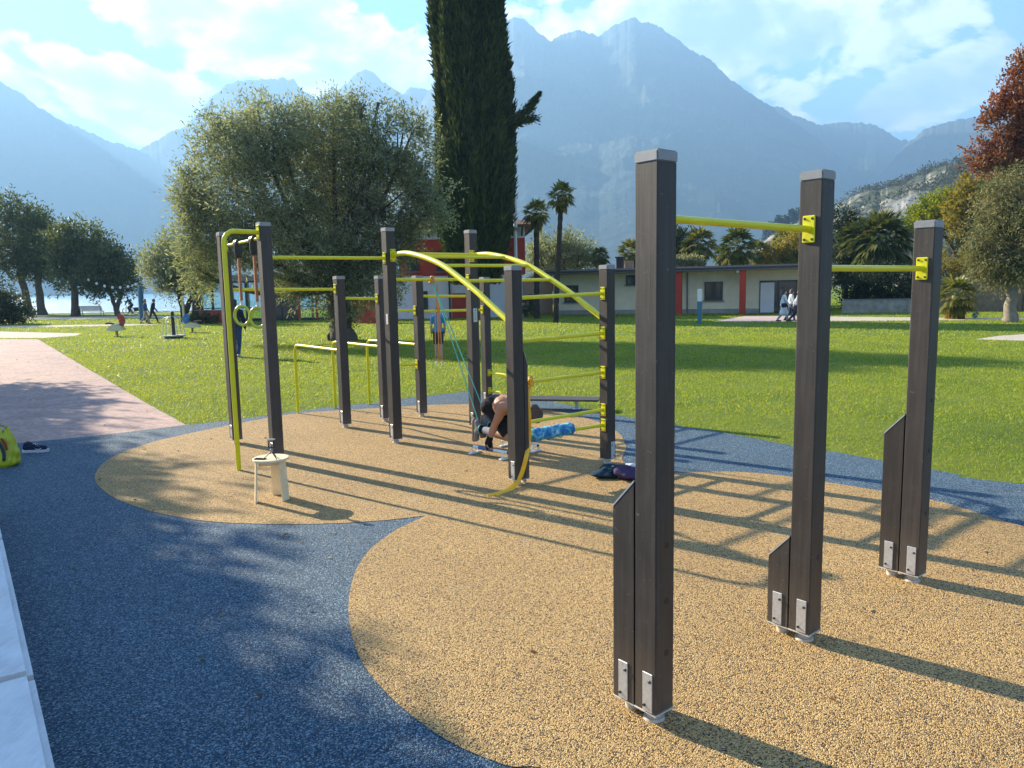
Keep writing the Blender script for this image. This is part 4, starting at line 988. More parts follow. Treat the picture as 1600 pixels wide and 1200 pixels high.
# lime bag on the left
def mat_bag():
    return simple('lime bag fabric', (.40, .44, .012), .45, .15, 5, 0, .5, .35, 9)
bgp = gnd(-2, 728, .004)
bag = thing('shopping_bag', 'lime yellow shopping bag slumped at the edge of the brick path', 'bag', bgp, rad(8))
NR, NA = 30, 72; vs = []; fs = []
for a_ in range(NR + 1):
    z = a_ / NR; hw_ = np.interp(z, [0, .08, .35, .7, 1], [.20, .235, .24, .205, .15]); hd_ = np.interp(z, [0, .08, .4, .75, 1], [.12, .145, .14, .095, .045])
    for b_ in range(NA):
        th = 2 * math.pi * b_ / NA; c, s_ = math.cos(th), math.sin(th); e_ = .55
        w = 1 + .035 * math.sin(th * 5 + z * 6) * math.sin(z * 3.1) + .022 * math.sin(th * 11 - z * 13) + .018 * math.sin(th * 3 + z * 21)
        vs.append((math.copysign(abs(c) ** e_, c) * hw_ * w, math.copysign(abs(s_) ** e_, s_) * hd_ * w, .46 * z + .03 * z * math.sin(th * 2 + 1.2) + .012 * z * math.sin(th * 7)))
for a_ in range(NR):
    for b_ in range(NA): fs.append((a_ * NA + b_, a_ * NA + (b_ + 1) % NA, (a_ + 1) * NA + (b_ + 1) % NA, (a_ + 1) * NA + b_))
fs.append(tuple(range(NA - 1, -1, -1))); mb = MB(); mb.add(vs, fs); o = mb.build('bag_body', mat_bag(), bag, 50)
mb = MB(); mb.tube(catmull([(.03, -.098, .38), (.09, -.118, .32), (.13, -.135, .24), (.145, -.145, .16), (.13, -.150, .08)], 5), [.004] + [.028] * 9 + [.030] * 9 + [.006] * 2, 8, True, .25)
mb.build('dark_print', simple('dark print', (.012, .02, .03), .5, .1, 9), bag, 60)
mb = MB(); mb.tube(catmull([(.11, -.096, .37), (.155, -.108, .30), (.175, -.118, .22)], 5), .018, 8, True, .25); mb.build('red_print', simple('red print', (.38, .035, .02), .5, .1, 9), bag, 60)
for s in (-1, 1): mb = MB(); mb.tube(catmull([(-.10, s * .085, .42), (-.09, s * .07, .50), (.0, s * .03, .535), (.09, s * .06, .49), (.11, s * .085, .42)], 5), .012, 8, True, .4); mb.build('handle', mat_bag() if s > 0 else o.data.materials[0], bag, 60)

# low concrete wall at the photographer's feet
def mat_conc():
    m, nt, out = new_mat('pale concrete'); co = worldpos(nt); n = noise(nt, co, 3, 8, .7); n2 = noise(nt, mapping(nt, co, (40, 6, 6), (0, 0, rad(36))), 1.0, 5, .7)
    pit = N(nt, 'ShaderNodeTexVoronoi'); pit.inputs['Scale'].default_value = 45; L(nt, co, pit.inputs['Vector'])
    c = ramp(nt, math_(nt, 'ADD', math_(nt, 'MULTIPLY', n, .7), math_(nt, 'MULTIPLY', n2, .3)), [(.32, (.46, .45, .43)), (.5, (.60, .59, .57)), (.7, (.70, .69, .67))])
    c = mixc(nt, ramp(nt, pit.outputs['Distance'], [(.04, (.6, .6, .6)), (.10, (0, 0, 0))]), c, (.34, .33, .31))
    bsdf(nt, out, c, .85, 0, .3, bump(nt, math_(nt, 'ADD', n, n2), .5, .01)); return m
hw = .45; l0 = gnd(-3, 809, hw); l1 = gnd(87, 1200, hw); dl = (l1 - l0) / np.linalg.norm(l1 - l0); pl = V3(-dl[1], dl[0], 0); pl = pl if pl[0] < 0 else -pl
lw = thing('low_wall', 'pale concrete ledge running along the left edge of the blue rubber floor', 'low wall', (l1[0], l1[1], 0), math.atan2(dl[1], dl[0]))
for i, (a, b) in enumerate(((-3.4, -.9), (-.894, 1.6), (1.606, 4.1), (-5.9, -3.406))):
    mb = MB(); mb.box(((a + b) / 2, -.42 if (pl @ V3(-dl[1], dl[0], 0)) < 0 else .42, hw / 2), (b - a, .84, hw), .028, None, 2); mb.build('concrete_block', mat_conc() if i == 0 else bpy.data.objects['concrete_block'].data.materials[0], lw, 40)

# sit-up bench behind the rig
bl0 = gnd(901, 640); a = W(2.83, 1.45); d = bl0 - a; d[2] = 0; ln = np.linalg.norm(d); d /= ln
sb = thing('sit_up_bench', 'low dark sit up bench on steel legs at the far edge of the rubber floor', 'bench', (bl0[0], bl0[1], .005), math.atan2(d[1], d[0]))
zb = zof(901, 622, bl0)
mb = MB()
for s in (-.14, .0, .14): mb.box(((.40 - ln) / 2, s, zb - .02), (ln + .40, .125, .035), .006)
mb.build('plank', M['timber'], sb)
for x in (0, -ln + .35):
    mb = MB(); mb.box((x, 0, (zb - .04) / 2), (.05, .05, zb - .04), .004); mb.box((x, 0, zb - .045), (.06, .34, .012), .002); mb.box((x, 0, .008), (.12, .12, .010), .002); mb.build('leg', M['galv'], sb)
# ball in the far lawn
g_ = gnd(1523, 497); ball = thing('ball', 'green and white ball lying on the lawn near the pale gravel path', 'ball', (g_[0], g_[1], .14))
mb = MB(); mb.ellip((0, 0, 0), (.14, .14, .14), 20); b_ = mb.build('ball_skin', simple('green ball', (.05, .28, .14), .4, .2, 6), ball, 180)
mb = MB(); mb.tube([(.142 * math.cos(t), .142 * math.sin(t), .03 * math.sin(3 * t)) for t in np.linspace(0, 6.2832, 30)], .014, 6, False); mb.build('white_band', M['white_paint'], ball, 180)

# ---- park bench by the lake
g_ = gnd(143, 493.5); pb = thing('park_bench', 'dark slatted park bench facing the lake between two tree trunks', 'park bench', (g_[0], g_[1], 0), rad(4))
M['bench'] = simple('dark bench steel', (.03, .032, .036), .5, .2, 20)
mb = MB()
for i in range(5): mb.box((0, -.05 + .1 * i, .45), (2.3, .08, .035), .006)
mb.build('seat', M['bench'], pb); mb = MB()
for i in range(5): mb.box((0, -.16 - .035 * i, .55 + .1 * i), (2.35, .03, .075), .006)
mb.build('backrest', M['bench'], pb)
for x in (-1.0, 1.0):
    mb = MB(); mb.tube([(x, -.30, 1.02), (x, -.12, .45), (x, -.22, 0)], .035, 8); mb.tube([(x, -.1, .43), (x, .38, .43), (x, .40, 0)], .035, 8); mb.build('leg', M['bench'], pb, 50)
# ---- bicycle and cyclist
g_ = gnd(205, 491.8); FACE = rad(170)
bk = thing('bicycle', 'dark touring bicycle with rear pannier on the lakeside path', 'bicycle', (g_[0], g_[1], 0), FACE)
M['bike'] = simple('dark bike frame', (.03, .03, .035), .35, .1, 20, .3); M['tyre'] = simple('tyre rubber', (.02, .02, .02), .8, .1, 20)
for x in (-.55, .58):
    K = 36; mb = MB(); mb.tube([(x + .35 * math.cos(t), 0, .36 + .35 * math.sin(t)) for t in np.linspace(0, 6.28319, K)], .026, 8, False); w = mb.build('wheel', M['tyre'], bk, 180)
    mb = MB()
    for t in np.linspace(0, 6.283, 17)[:-1]: mb.cyl((x, 0, .36), (x + .33 * math.cos(t), 0, .36 + .33 * math.sin(t)), .004, .004, 5)
    mb.cyl((x, -.04, .36), (x, .04, .36), .025, .025, 8); mb.build('spokes', M['galv'], w)
mb = MB()
for a, b in (((-.55, 0, .36), (-.05, 0, .30)), ((-.05, 0, .30), (-.20, 0, .88)), ((-.18, 0, .80), (.42, 0, .84)), ((-.05, 0, .30), (.44, 0, .74)), ((-.55, 0, .36), (-.18, 0, .80)), ((.40, 0, .95), (.47, 0, .66)), ((.47, 0, .66), (.58, 0, .36))): mb.cyl(a, b, .022, .022, 8)
mb.build('frame', M['bike'], bk, 50)
mb = MB(); mb.tube([(.30, -.28, 1.02), (.42, -.18, 1.02), (.42, 0, 1.0), (.42, .18, 1.02), (.30, .28, 1.02)], .016, 8); mb.cyl((.40, 0, .9), (.42, 0, 1.0), .016, .016, 8); mb.build('handlebar', M['bike'], bk, 50)
mb = MB(); mb.ellip((-.22, 0, .92), (.14, .07, .035), 10); mb.build('saddle', M['blackp'], bk, 180)
for y in (.13, -.13): mb = MB(); mb.box((-.62, y, .55), (.32, .13, .36), .03); mb.build('pannier', M['blackp'], bk, 40)
figure('person in a dark blue jacket riding a touring bicycle along the lake', (g_[0] - .14 * math.cos(FACE) * 1, g_[1] - .14 * math.sin(FACE), .03), FACE, 1.72, M['dblue'], M['navy'], M['hair_dark'], 0, 0, None, .30,
       arms=[((.42, .24, 1.18), (.52, .26, 1.02)), ((.42, -.24, 1.18), (.52, -.26, 1.02))], legs=[((.34, .10, .70), (.20, .10, .30)), ((.30, -.10, .58), (.06, -.10, .16))])

# ---- playground things on the lawn
def rocker(px, hgt, label, colr, flip):
    g_ = gnd(*px); t = thing('spring_rocker', label, 'spring rocker', (g_[0], g_[1], 0), rad(0 if flip else 180)); k = hgt
    mb = MB(); mb.tube([(.07 * math.cos(a), .07 * math.sin(a), .03 + .28 * a / 31.4) for a in np.linspace(0, 31.4, 90)], .014, 6); mb.cyl((0, 0, 0), (0, 0, .03), .16, .16, 16); mb.build('spring', M['blackp'], t, 60)
    mb = MB(); sw = [(-.42, .30), (-.30, .52), (-.05, .58), (.20, .56), (.40, .40), (.46, .28), (.25, .30), (.05, .26), (-.15, .30)]
    cpm = simple('cream panel', (.66, .62, .42), .45, .1, 10)
    for s in (-.13, .13):
        mb = MB(); n = len(sw); vs = [(x, s - .012, z * k) for x, z in sw] + [(x, s + .012, z * k) for x, z in sw]
        mb.add(vs, [tuple(range(n)), tuple(range(2 * n - 1, n - 1, -1))] + [(i, n + i, n + (i + 1) % n, (i + 1) % n) for i in range(n)])
        mb.build('side_panel', cpm, t)
    mb = MB(); mb.box((-.1, 0, .57 * k), (.42, .26, .04), .01); mb.tube([(.1, 0, .6 * k), (.38, 0, .66 * k), (.52, 0, .63 * k)], .05, 8); mb.build('seat', simple('brown seat', (.10, .04, .03), .5, .2, 10), t, 50)
    mb = MB(); hp = [(-.36, .50), (-.46, .70), (-.44, .90), (-.36, 1.04), (-.22, 1.10), (-.10, 1.02), (-.12, .88), (-.18, .74), (-.20, .56)]
    n = len(hp); vs = [(x, -.05, z * k) for x, z in hp] + [(x, .05, z * k) for x, z in hp]
    mb.add(vs, [tuple(range(n)), tuple(range(2 * n - 1, n - 1, -1))] + [(i, n + i, n + (i + 1) % n, (i + 1) % n) for i in range(n)]); mb.build('head_panel', colr, t)
    mb = MB(); mb.cyl((-.25, -.2, .82 * k), (-.25, .2, .82 * k), .018, .018, 8); mb.build('handle', M['galv'], t, 40)
rocker((183, 526), 1.05, 'spring rocker with red upright head panel and cream sides on the lawn', simple('red panel', (.40, .05, .04), .45, .15, 10), False)
rocker((301, 519.5), .92, 'spring rocker with blue upright head panel and cream sides on the lawn', simple('blue panel', (.03, .18, .50), .45, .15, 10), True)
g_ = gnd(272, 528.5); cz = thing('carousel', 'small playground carousel with dark centre post and steel rails', 'carousel', (g_[0], g_[1], 0))
mb = MB(); mb.cyl((0, 0, 0), (0, 0, 1.22), .085, .075, 14); mb.ellip((0, 0, 1.22), (.09, .09, .04), 12); mb.build('post', M['bench'], cz, 50)
mb = MB(); mb.cyl((0, 0, .10), (0, 0, .15), .52, .52, 28); mb.build('deck', simple('grey deck', (.42, .40, .36), .6, .1, 10), cz, 40)
mb = MB(); mb.cyl((0, 0, 0.005), (0, 0, .10), .42, .42, 24); mb.build('deck_base', M['blackp'], cz, 40)
for i in range(6):
    a = i * math.pi / 3 + .2; mb = MB(); mb.tube([(.50 * math.cos(a), .50 * math.sin(a), .15), (.40 * math.cos(a), .40 * math.sin(a), .95), (.08 * math.cos(a), .08 * math.sin(a), 1.05)], .018, 8); mb.build('rail', M['galv'], cz, 60)
# ---- posts and columns
g_ = gnd(1093, 505.5); h_ = zof(1093, 451.5, g_); s_ = thing('info_post', 'slim blue information post with white top standing on the far lawn', 'information post', (g_[0], g_[1], 0), rad(-20))
mb = MB(); mb.box((0, 0, h_ * .32), (.24, .14, h_ * .64), .01); mb.build('lower_panel', simple('blue panel paint', (.05, .17, .25), .4, .08, 8), s_); mb = MB(); mb.box((0, 0, h_ * .82), (.24, .14, h_ * .36), .01); mb.build('upper_panel', M['white_paint'], s_)
g_ = gnd(223, 501); h_ = zof(223, 446, g_); s_ = thing('column', 'slim blue column by the lakeside path behind the strolling pair', 'column', (g_[0], g_[1], 0)); mb = MB(); mb.tube([(0, 0, 0), (0, 0, .3), (0, 0, h_ * .8), (0, 0, h_)], [.24, .22, .2, .12], 14); mb.build('column_shaft', simple('blue column paint', (.03, .13, .22), .4, .08, 8), s_, 40)
g_ = gnd(288, 505); h_ = zof(289, 464, g_); s_ = thing('info_post', 'thin pale yellow pole rising between the leaning trunks', 'pole', (g_[0], g_[1], 0)); mb = MB(); mb.box((0, 0, h_ / 2), (.13, .13, h_), .01); mb.build('pole_shaft', simple('pale yellow paint', (.62, .56, .30), .5, .08, 8), s_); mb = MB(); mb.box((0, 0, h_ + .03), (.17, .17, .06), .01); mb.build('pole_cap', M['galv'], s_)
# ---- string of light bulbs between the left trees
a_ = at_y(130, 430, 74); b_ = at_y(228, 434, 72)
sl = thing('string_lights', 'string of white light bulbs sagging between the lakeside trees', 'string lights', a_)
cv = [a_ + (b_ - a_) * t - V3(0, 0, .9 * 4 * t * (1 - t)) - a_ for t in np.linspace(0, 1, 25)]
mb = MB(); mb.tube(cv, .012, 5); mb.build('wire', M['blackp'], sl, 60)
M['bulb'] = simple('white bulb', (.8, .8, .76), .3, .03, 5)
for i in range(2, 24, 3): mb = MB(); mb.ellip(cv[i] - V3(0, 0, .14), (.12, .12, .14), 8); mb.build('bulb', M['bulb'], sl, 180)

# ================================================================== BUILDINGS
M['cream'] = simple('cream render', (.74, .66, .47), .85, .07, 2.2, 0, .2, .15, 30); M['redwall'] = simple('red render', (.40, .055, .032), .8, .12, 2.5, 0, .2, .15, 30)
M['fascia'] = simple('grey fascia', (.16, .16, .17), .6, .1, 3); M['winframe'] = simple('dark window frame', (.025, .028, .03), .4, .1, 10)
M['rooftile'] = simple('brown roof tile', (.22, .11, .07), .8, .3, 8, 0, .2, .5, 14); M['whitewall'] = simple('white render', (.62, .64, .66), .85, .06, 2, 0, .2, .12, 30)
def mat_glass(name, tint=(.03, .045, .05)):
    m, nt, out = new_mat(name); bsdf(nt, out, tint, .06, 0, .6); return m
M['glass'] = mat_glass('dark window glass')
def mat_clear():
    m, nt, out = new_mat('clear glazing'); g = N(nt, 'ShaderNodeBsdfGlossy'); g.inputs['Roughness'].default_value = .03; g.inputs['Color'].default_value = (.6, .65, .7, 1)
    t = N(nt, 'ShaderNodeBsdfTransparent'); t.inputs[0].default_value = (.70, .84, .86, 1); mx = N(nt, 'ShaderNodeMixShader'); mx.inputs[0].default_value = .12
    L(nt, t.outputs[0], mx.inputs[1]); L(nt, g.outputs[0], mx.inputs[2]); L(nt, mx.outputs[0], out.inputs[0]); return m
M['clear'] = mat_clear()
class Facade:
    def __init__(s, pa, pb):
        s.o = pa.copy(); d = pb - pa; d[2] = 0; s.len = np.linalg.norm(d); s.d = d / s.len; s.n = V3(-s.d[1], s.d[0], 0); s.rz = math.atan2(s.d[1], s.d[0])
    def px(s, x, y, dep=0.0):      # pixel to facade coordinates (along, height) at setback dep
        p = on_plane(x, y, s.o + s.n * dep, s.n) - s.o; return p @ s.d, p[2]
def opening(par, f, x0, y0, x1, y1, dep, nv, name='window', glass='glass', sill=True):
    a0, z1 = f.px(x0, (y0), dep); a1, z0 = f.px(x1, y1, dep); w, h = a1 - a0, z1 - z0; ca, cz = (a0 + a1) / 2, (z0 + z1) / 2; t = .09
    mb = MB()
    for z in (z0 + t / 2, z1 - t / 2): mb.box((ca, dep - .02, z), (w, .10, t), .004)
    for a in np.linspace(a0 + t / 2, a1 - t / 2, nv + 1): mb.box((a, dep - .02, cz), (t, .096, h - 2 * t), .004)
    o = mb.build(name, M['winframe'], par); mb = MB(); mb.box((ca, dep - .005, cz), (w - t, .03, h - t)); mb.build('pane', M[glass], o)
    if sill: mb = MB(); mb.box((ca, dep - .08, z0 - .035), (w + .2, .16, .06), .005); mb.build('sill', M['fascia'], o)
    return o
f = Facade(gnd(862, 492.5), gnd(1258, 489.5)); bd = thing('low_building', 'long low cream building with flat grey roof edge and red pillars across the lawn', 'building', f.o, f.rz)
a_end, _ = f.px(1293, 480, 0); zt_ = 3.12
mb = MB(); mb.box((a_end / 2, 4.5, 1.42), (a_end, 8, 2.84), .01); mb.build('wall', M['cream'], bd)
mb = MB(); mb.box((a_end / 2, 4.0, zt_ - .14), (a_end + .5, 10.6, .27), .02); rf = mb.build('roof', M['fascia'], bd)
mb = MB(); mb.box((a_end / 2, 4.0, zt_ + .022), (a_end + .4, 10.3, .05), .01); mb.build('roof_covering', M['rooftile'], rf)
mb = MB(); a, z = f.px(972, 405, 4); mb.box((a - .15, 4, 3.55), (.5, .5, .95), .02); mb.box((a - .15, 4, 4.06), (.66, .66, .08), .01); mb.build('vent_stack', M['winframe'], rf)
mb = MB(); a, z = f.px(981, 410, 4.6); mb.box((a + .1, 4.6, 3.45), (.6, .5, .7), .02); mb.build('chimney', simple('tan chimney', (.36, .24, .15), .8, .15, 5), rf)
for x in (1061, 1160.5): a, z = f.px(x, 450, -.9); mb = MB(); mb.box((a, -.9, 1.42), (.40, .40, 2.84), .012); mb.box((a, -.9, .06), (.46, .46, .12), .01); mb.build('pillar', M['redwall'], bd)
opening(bd, f, 882, 446, 904, 472, .49, 2); opening(bd, f, 978, 430, 1003, 445, .49, 2); opening(bd, f, 1101, 440.5, 1129, 469, .49, 2)
dr = opening(bd, f, 1187, 438.5, 1245, 490.6, .49, 2, 'sliding_door', 'glass', False)
a0, z1 = f.px(1188.5, 441, .40); a1, z0 = f.px(1209, 490, .40); mb = MB(); mb.box(((a0 + a1) / 2, .43, (z0 + z1) / 2 + .02), (a1 - a0, .05, z1 - z0 - .1), .006); mb.build('door_leaf', M['whitewall'], dr)
for x in (1057, 1155): a, z = f.px(x, 430, -1.0); mb = MB(); mb.ellip((a - .1, -1.0, 2.76), (.12, .12, .09), 10); mb.build('lamp', M['bulb'], bd, 180)
for x in (868, 1074, 1262): a, z = f.px(x, 450, .45); mb = MB(); mb.cyl((a, .43, .05), (a, .43, 2.8), .05, .05, 8); mb.build('downpipe', M['fascia'], bd, 40)
mb = MB(); mb.box((a_end / 2, -1.34, 3.0), (a_end + .54, .10, .12), .02); mb.build('gutter', M['winframe'], rf)
mb = MB(); mb.box((a_end / 2, .49, .16), (a_end - .1, .03, .32), .004); mb.build('plinth', simple('grey plinth', (.30, .29, .26), .9, .25, 2), bd)
# villa behind the cypress
vf = Facade(at_y(592, 503, 53) * V3(1, 1, 0), at_y(817, 498, 53.4) * V3(1, 1, 0)); vl = thing('villa', 'two storey red and white villa with brown hipped roof behind the tall cypress', 'villa', vf.o, vf.rz)
aL, _ = vf.px(622, 400); aR, _ = vf.px(821, 400); aW, _ = vf.px(817, 480)
mb = MB(); mb.box((aW / 2, 4, 1.45), (aW, 8, 2.9), .01); mb.build('lower_wall', M['whitewall'], vl)
mb = MB(); mb.box(((aL + aR) / 2, 4, 4.15), (aR - aL, 7.4, 2.5), .01); mb.build('upper_wall', M['redwall'], vl)
mb = MB(); mb.box(((aL + aR) / 2, 4, 5.83), (aR - aL, 7.4, .86), .01); mb.build('frieze', M['whitewall'], vl)
x0, x1, y0, y1, ze, zr = aL - .75, aR + .75, -.45, 8.45, 6.28, 7.6
mb = MB(); hx = 3.6; V_ = [(x0, y0, ze), (x1, y0, ze), (x1, y1, ze), (x0, y1, ze), (x0 + hx, 4, zr), (x1 - hx, 4, zr), (x0, y0, ze - .12), (x1, y0, ze - .12), (x1, y1, ze - .12), (x0, y1, ze - .12)]
mb.add(V_, [(0, 1, 5, 4), (1, 2, 5), (2, 3, 4, 5), (3, 0, 4), (6, 7, 1, 0), (7, 8, 2, 1), (8, 9, 3, 2), (9, 6, 0, 3), (9, 8, 7, 6)]); vr = mb.build('roof', M['rooftile'], vl)
for i in range(14):
    a = aL + .2 + (aR - aL - .4) * i / 13; mb = MB(); mb.tube([(a, .28, 5.55), (a, .02, 5.85), (a, -.42, 6.12)], .06, 6); mb.build('bracket', M['winframe'], vl, 50)
for i in range(4): mb = MB(); y = .6 + i * 1.6; mb.tube([(aR, y, 5.55), (aR + .28, y, 5.85), (aR + .68, y, 6.12)], .06, 6); mb.build('bracket', M['winframe'], vl, 50)
a, z = vf.px(804, 305, -.1); mb = MB(); mb.cyl((a, -.12, 3.0), (a, -.12, 5.9), .12, .12, 12); mb.cyl((a, -.62, 6.05), (a, -.62, z - .3), .13, .13, 12); mb.tube([(a, -.12, 5.9), (a, -.62, 6.1)], .12, 10); mb.cyl((a, -.62, z - .3), (a, -.62, z), .2, .2, 12); mb.build('flue_pipe', M['galv'], vl, 40)
a0, z1 = vf.px(706, 468); a1, z0 = vf.px(736, 497); mb = MB(); mb.box(((a0 + a1) / 2, -.06, .85), (a1 - a0, .12, 1.7), .01); mb.build('red_panel', M['redwall'], vl)
for x in (645, 690): opening(vl, vf, x - 9, 392, x + 9, 424, .28, 2)
for x in (660,): opening(vl, vf, x - 9, 455, x + 9, 485, -.01, 2)
a, z = vf.px(702, 450); mb = MB(); mb.cyl((a, -.07, 0), (a, -.07, 2.9), .06, .06, 8); mb.build('downpipe', M['winframe'], vl, 40)
g0, g1 = gnd(552, 505.5), gnd(621, 504.5); d = g1 - g0; gw = thing('garden_wall', 'short red rendered garden wall under the big olive tree', 'garden wall', g0, math.atan2(d[1], d[0]))
mb = MB(); ln = np.linalg.norm(d); mb.box((ln / 2, .12, .74), (ln, .24, 1.48), .012); mb.build('wall_body', M['redwall'], gw); mb = MB(); mb.box((ln / 2, .12, 1.51), (ln + .08, .32, .06), .01); mb.build('coping', M['fascia'], gw)
# small gabled garden house between villa and low building
f3 = Facade(at_y(818, 491, 58) * V3(1, 1, 0), at_y(864, 490, 58) * V3(1, 1, 0)); gh = thing('garden_house', 'small peach gabled house glimpsed behind the two tall palms', 'house', f3.o, f3.rz)
w = f3.len; mb = MB(); mb.add([(0, 0, 0), (w, 0, 0), (w, 0, 2.4), (w / 2, 0, 3.05), (0, 0, 2.4), (0, 5, 0), (w, 5, 0), (w, 5, 2.4), (w / 2, 5, 3.05), (0, 5, 2.4)], [(0, 1, 2, 3, 4), (9, 8, 7, 6, 5), (1, 6, 7, 2), (5, 0, 4, 9)]); mb.build('wall', simple('peach render', (.55, .38, .24), .85, .08, 2), gh)
mb = MB()
for s, (xa, xb) in enumerate(((-.3, w / 2), (w + .3, w / 2))): mb.add([(xa, -.35, 2.32), (xb, -.35, 3.12), (xb, 5.3, 3.12), (xa, 5.3, 2.32), (xa, -.35, 2.42), (xb, -.35, 3.22), (xb, 5.3, 3.22), (xa, 5.3, 2.42)], [(0, 1, 2, 3), (7, 6, 5, 4), (0, 4, 5, 1), (1, 5, 6, 2), (2, 6, 7, 3), (3, 7, 4, 0)])
mb.build('roof', simple('pale roof', (.52, .46, .38), .8, .1, 3), gh); opening(gh, f3, 826, 460, 842, 486, -.01, 2)
# glazed pavilion on the left
pf = Facade(at_y(308, 502.5, 56) * V3(1, 1, 0), at_y(552, 503, 54) * V3(1, 1, 0)); pv = thing('glass_pavilion', 'flat roofed glass pavilion with dark frame and red posts by the lake', 'pavilion', pf.o, pf.rz)
w = pf.len; mb = MB(); mb.box((w / 2, 2.6, 3.06), (w + .8, 6.4, .46), .02); mb.build('roof', M['fascia'], pv)
for i in range(10):
    a = w * i / 9
    for y in (.0, 5.2): mb = MB(); mb.box((a, y, 1.415), (.14, .14, 2.83), .008); mb.build('post', M['redwall'] if i in (6, 7) else M['winframe'], pv)
    if i < 9:
        dark = i in (4, 5, 8)
        mb = MB(); mb.box((a + w / 18, 0, 1.47), (w / 9 - .16, .03, 2.55)); mb.build('pane', M['glass'] if dark else M['clear'], pv)
        
        for z, hh in ((.95, .07), (2.78, .09), (.1, .2)): mb = MB(); mb.box((a + w / 18, 0, z), (w / 9 - .14, .07, hh), .004); mb.build('window_bar', M['winframe'], pv)
g0, g1 = gnd(306, 504), gnd(350, 504.5); d = g1 - g0; ln = np.linalg.norm(d); gw = thing('garden_wall', 'low red wall in front of the glass pavilion', 'garden wall', g0, math.atan2(d[1], d[0])); mb = MB(); mb.box((ln / 2, .1, .42), (ln, .2, .84), .012); mb.build('wall_body', M['redwall'], gw); mb = MB(); mb.box((ln / 2, .1, .865), (ln + .06, .27, .05), .008); mb.build('coping', M['fascia'], gw)
# walls on the right
def plain_wall(p0, p1, h, label, mat, post_every=2.5):
    d = p1 - p0; ln = np.linalg.norm(d); t = thing('boundary_wall', label, 'wall', p0, math.atan2(d[1], d[0]))
    mb = MB(); mb.box((ln / 2, 0, h / 2), (ln, .18, h), .01); mb.build('wall_body', mat, t); mb = MB(); mb.box((ln / 2, 0, h + .03), (ln + .06, .26, .06), .008); mb.build('coping', M['fascia'], t)
    n = int(ln / post_every)
    for i in range(n + 1): mb = MB(); mb.box((ln * i / max(n, 1), -.06, h / 2), (.24, .20, h - .004), .01); mb.build('pier', mat, t)
M['stonewall'] = simple('grey wall stone', (.30, .28, .24), .9, .25, 3, 0, .2, .5, 12); M['woodwall'] = simple('brown boarding', (.20, .15, .10), .8, .25, 6, 0, .2, .4, 20)
plain_wall(gnd(1318, 489), gnd(1420, 488), .80, 'low grey stone wall in front of the dark hedge', M['stonewall'])
plain_wall(gnd(1440, 487), gnd(1760, 486), 1.9, 'long brown grey boundary wall behind the autumn trees', M['woodwall'])

# ================================================================== TREES
M['bark'] = simple('grey brown bark', (.10, .078, .058), .9, .35, 5, 0, .2, .9, 14); M['bark_dark'] = simple('dark bark', (.045, .035, .028), .9, .35, 5, 0, .2, .9, 14); M['bark_pale'] = simple('pale olive bark', (.24, .20, .15), .9, .3, 5, 0, .2, .9, 14)
FO = {}
FO['olive'] = foliage('olive leaves', [(.080, .095, .055), (.17, .19, .115), (.28, .295, .19), (.40, .41, .29)], .45, .65, .45, (1.3, 1.3, .7))
FO['pine'] = foliage('pine needles', [(.034, .054, .022), (.082, .105, .04), (.14, .165, .065)], .36, .5, .25)
FO['cypress'] = foliage('cypress sprays', [(.012, .026, .010), (.030, .052, .016), (.058, .080, .024), (.10, .115, .034)], .2, .55, .5)
FO['bush'] = foliage('bush leaves', [(.018, .03, .014), (.045, .065, .022), (.085, .11, .04)], .3, .5, .4)
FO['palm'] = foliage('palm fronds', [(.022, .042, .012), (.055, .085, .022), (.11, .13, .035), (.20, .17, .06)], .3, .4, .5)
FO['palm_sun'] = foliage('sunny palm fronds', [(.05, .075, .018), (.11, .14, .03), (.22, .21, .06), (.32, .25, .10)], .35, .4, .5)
FO['dark'] = foliage('dark evergreen leaves', [(.008, .016, .008), (.022, .036, .015), (.045, .065, .026)], .2, .45, .4)
FO['yellow'] = foliage('yellow green leaves', [(.08, .12, .012), (.17, .22, .02), (.28, .29, .04)], .45, .5, .4)
FO['autumn'] = foliage('autumn leaves', [(.07, .10, .02), (.17, .19, .03), (.30, .20, .05), (.20, .22, .05)], .4, .5, .35)
FO['red'] = foliage('red leaves', [(.085, .026, .018), (.18, .060, .034), (.27, .11, .06), (.24, .17, .08)], .35, .5, .4)
FO['olive_sun'] = foliage('pale olive leaves', [(.06, .075, .025), (.14, .15, .06), (.24, .23, .11), (.34, .29, .17)], .35, .45, .6, (1.3, 1.2, .7))
FO['redshrub'] = foliage('rust red leaves', [(.16, .03, .015), (.32, .07, .035), (.26, .10, .05)], .35, .5, .5)

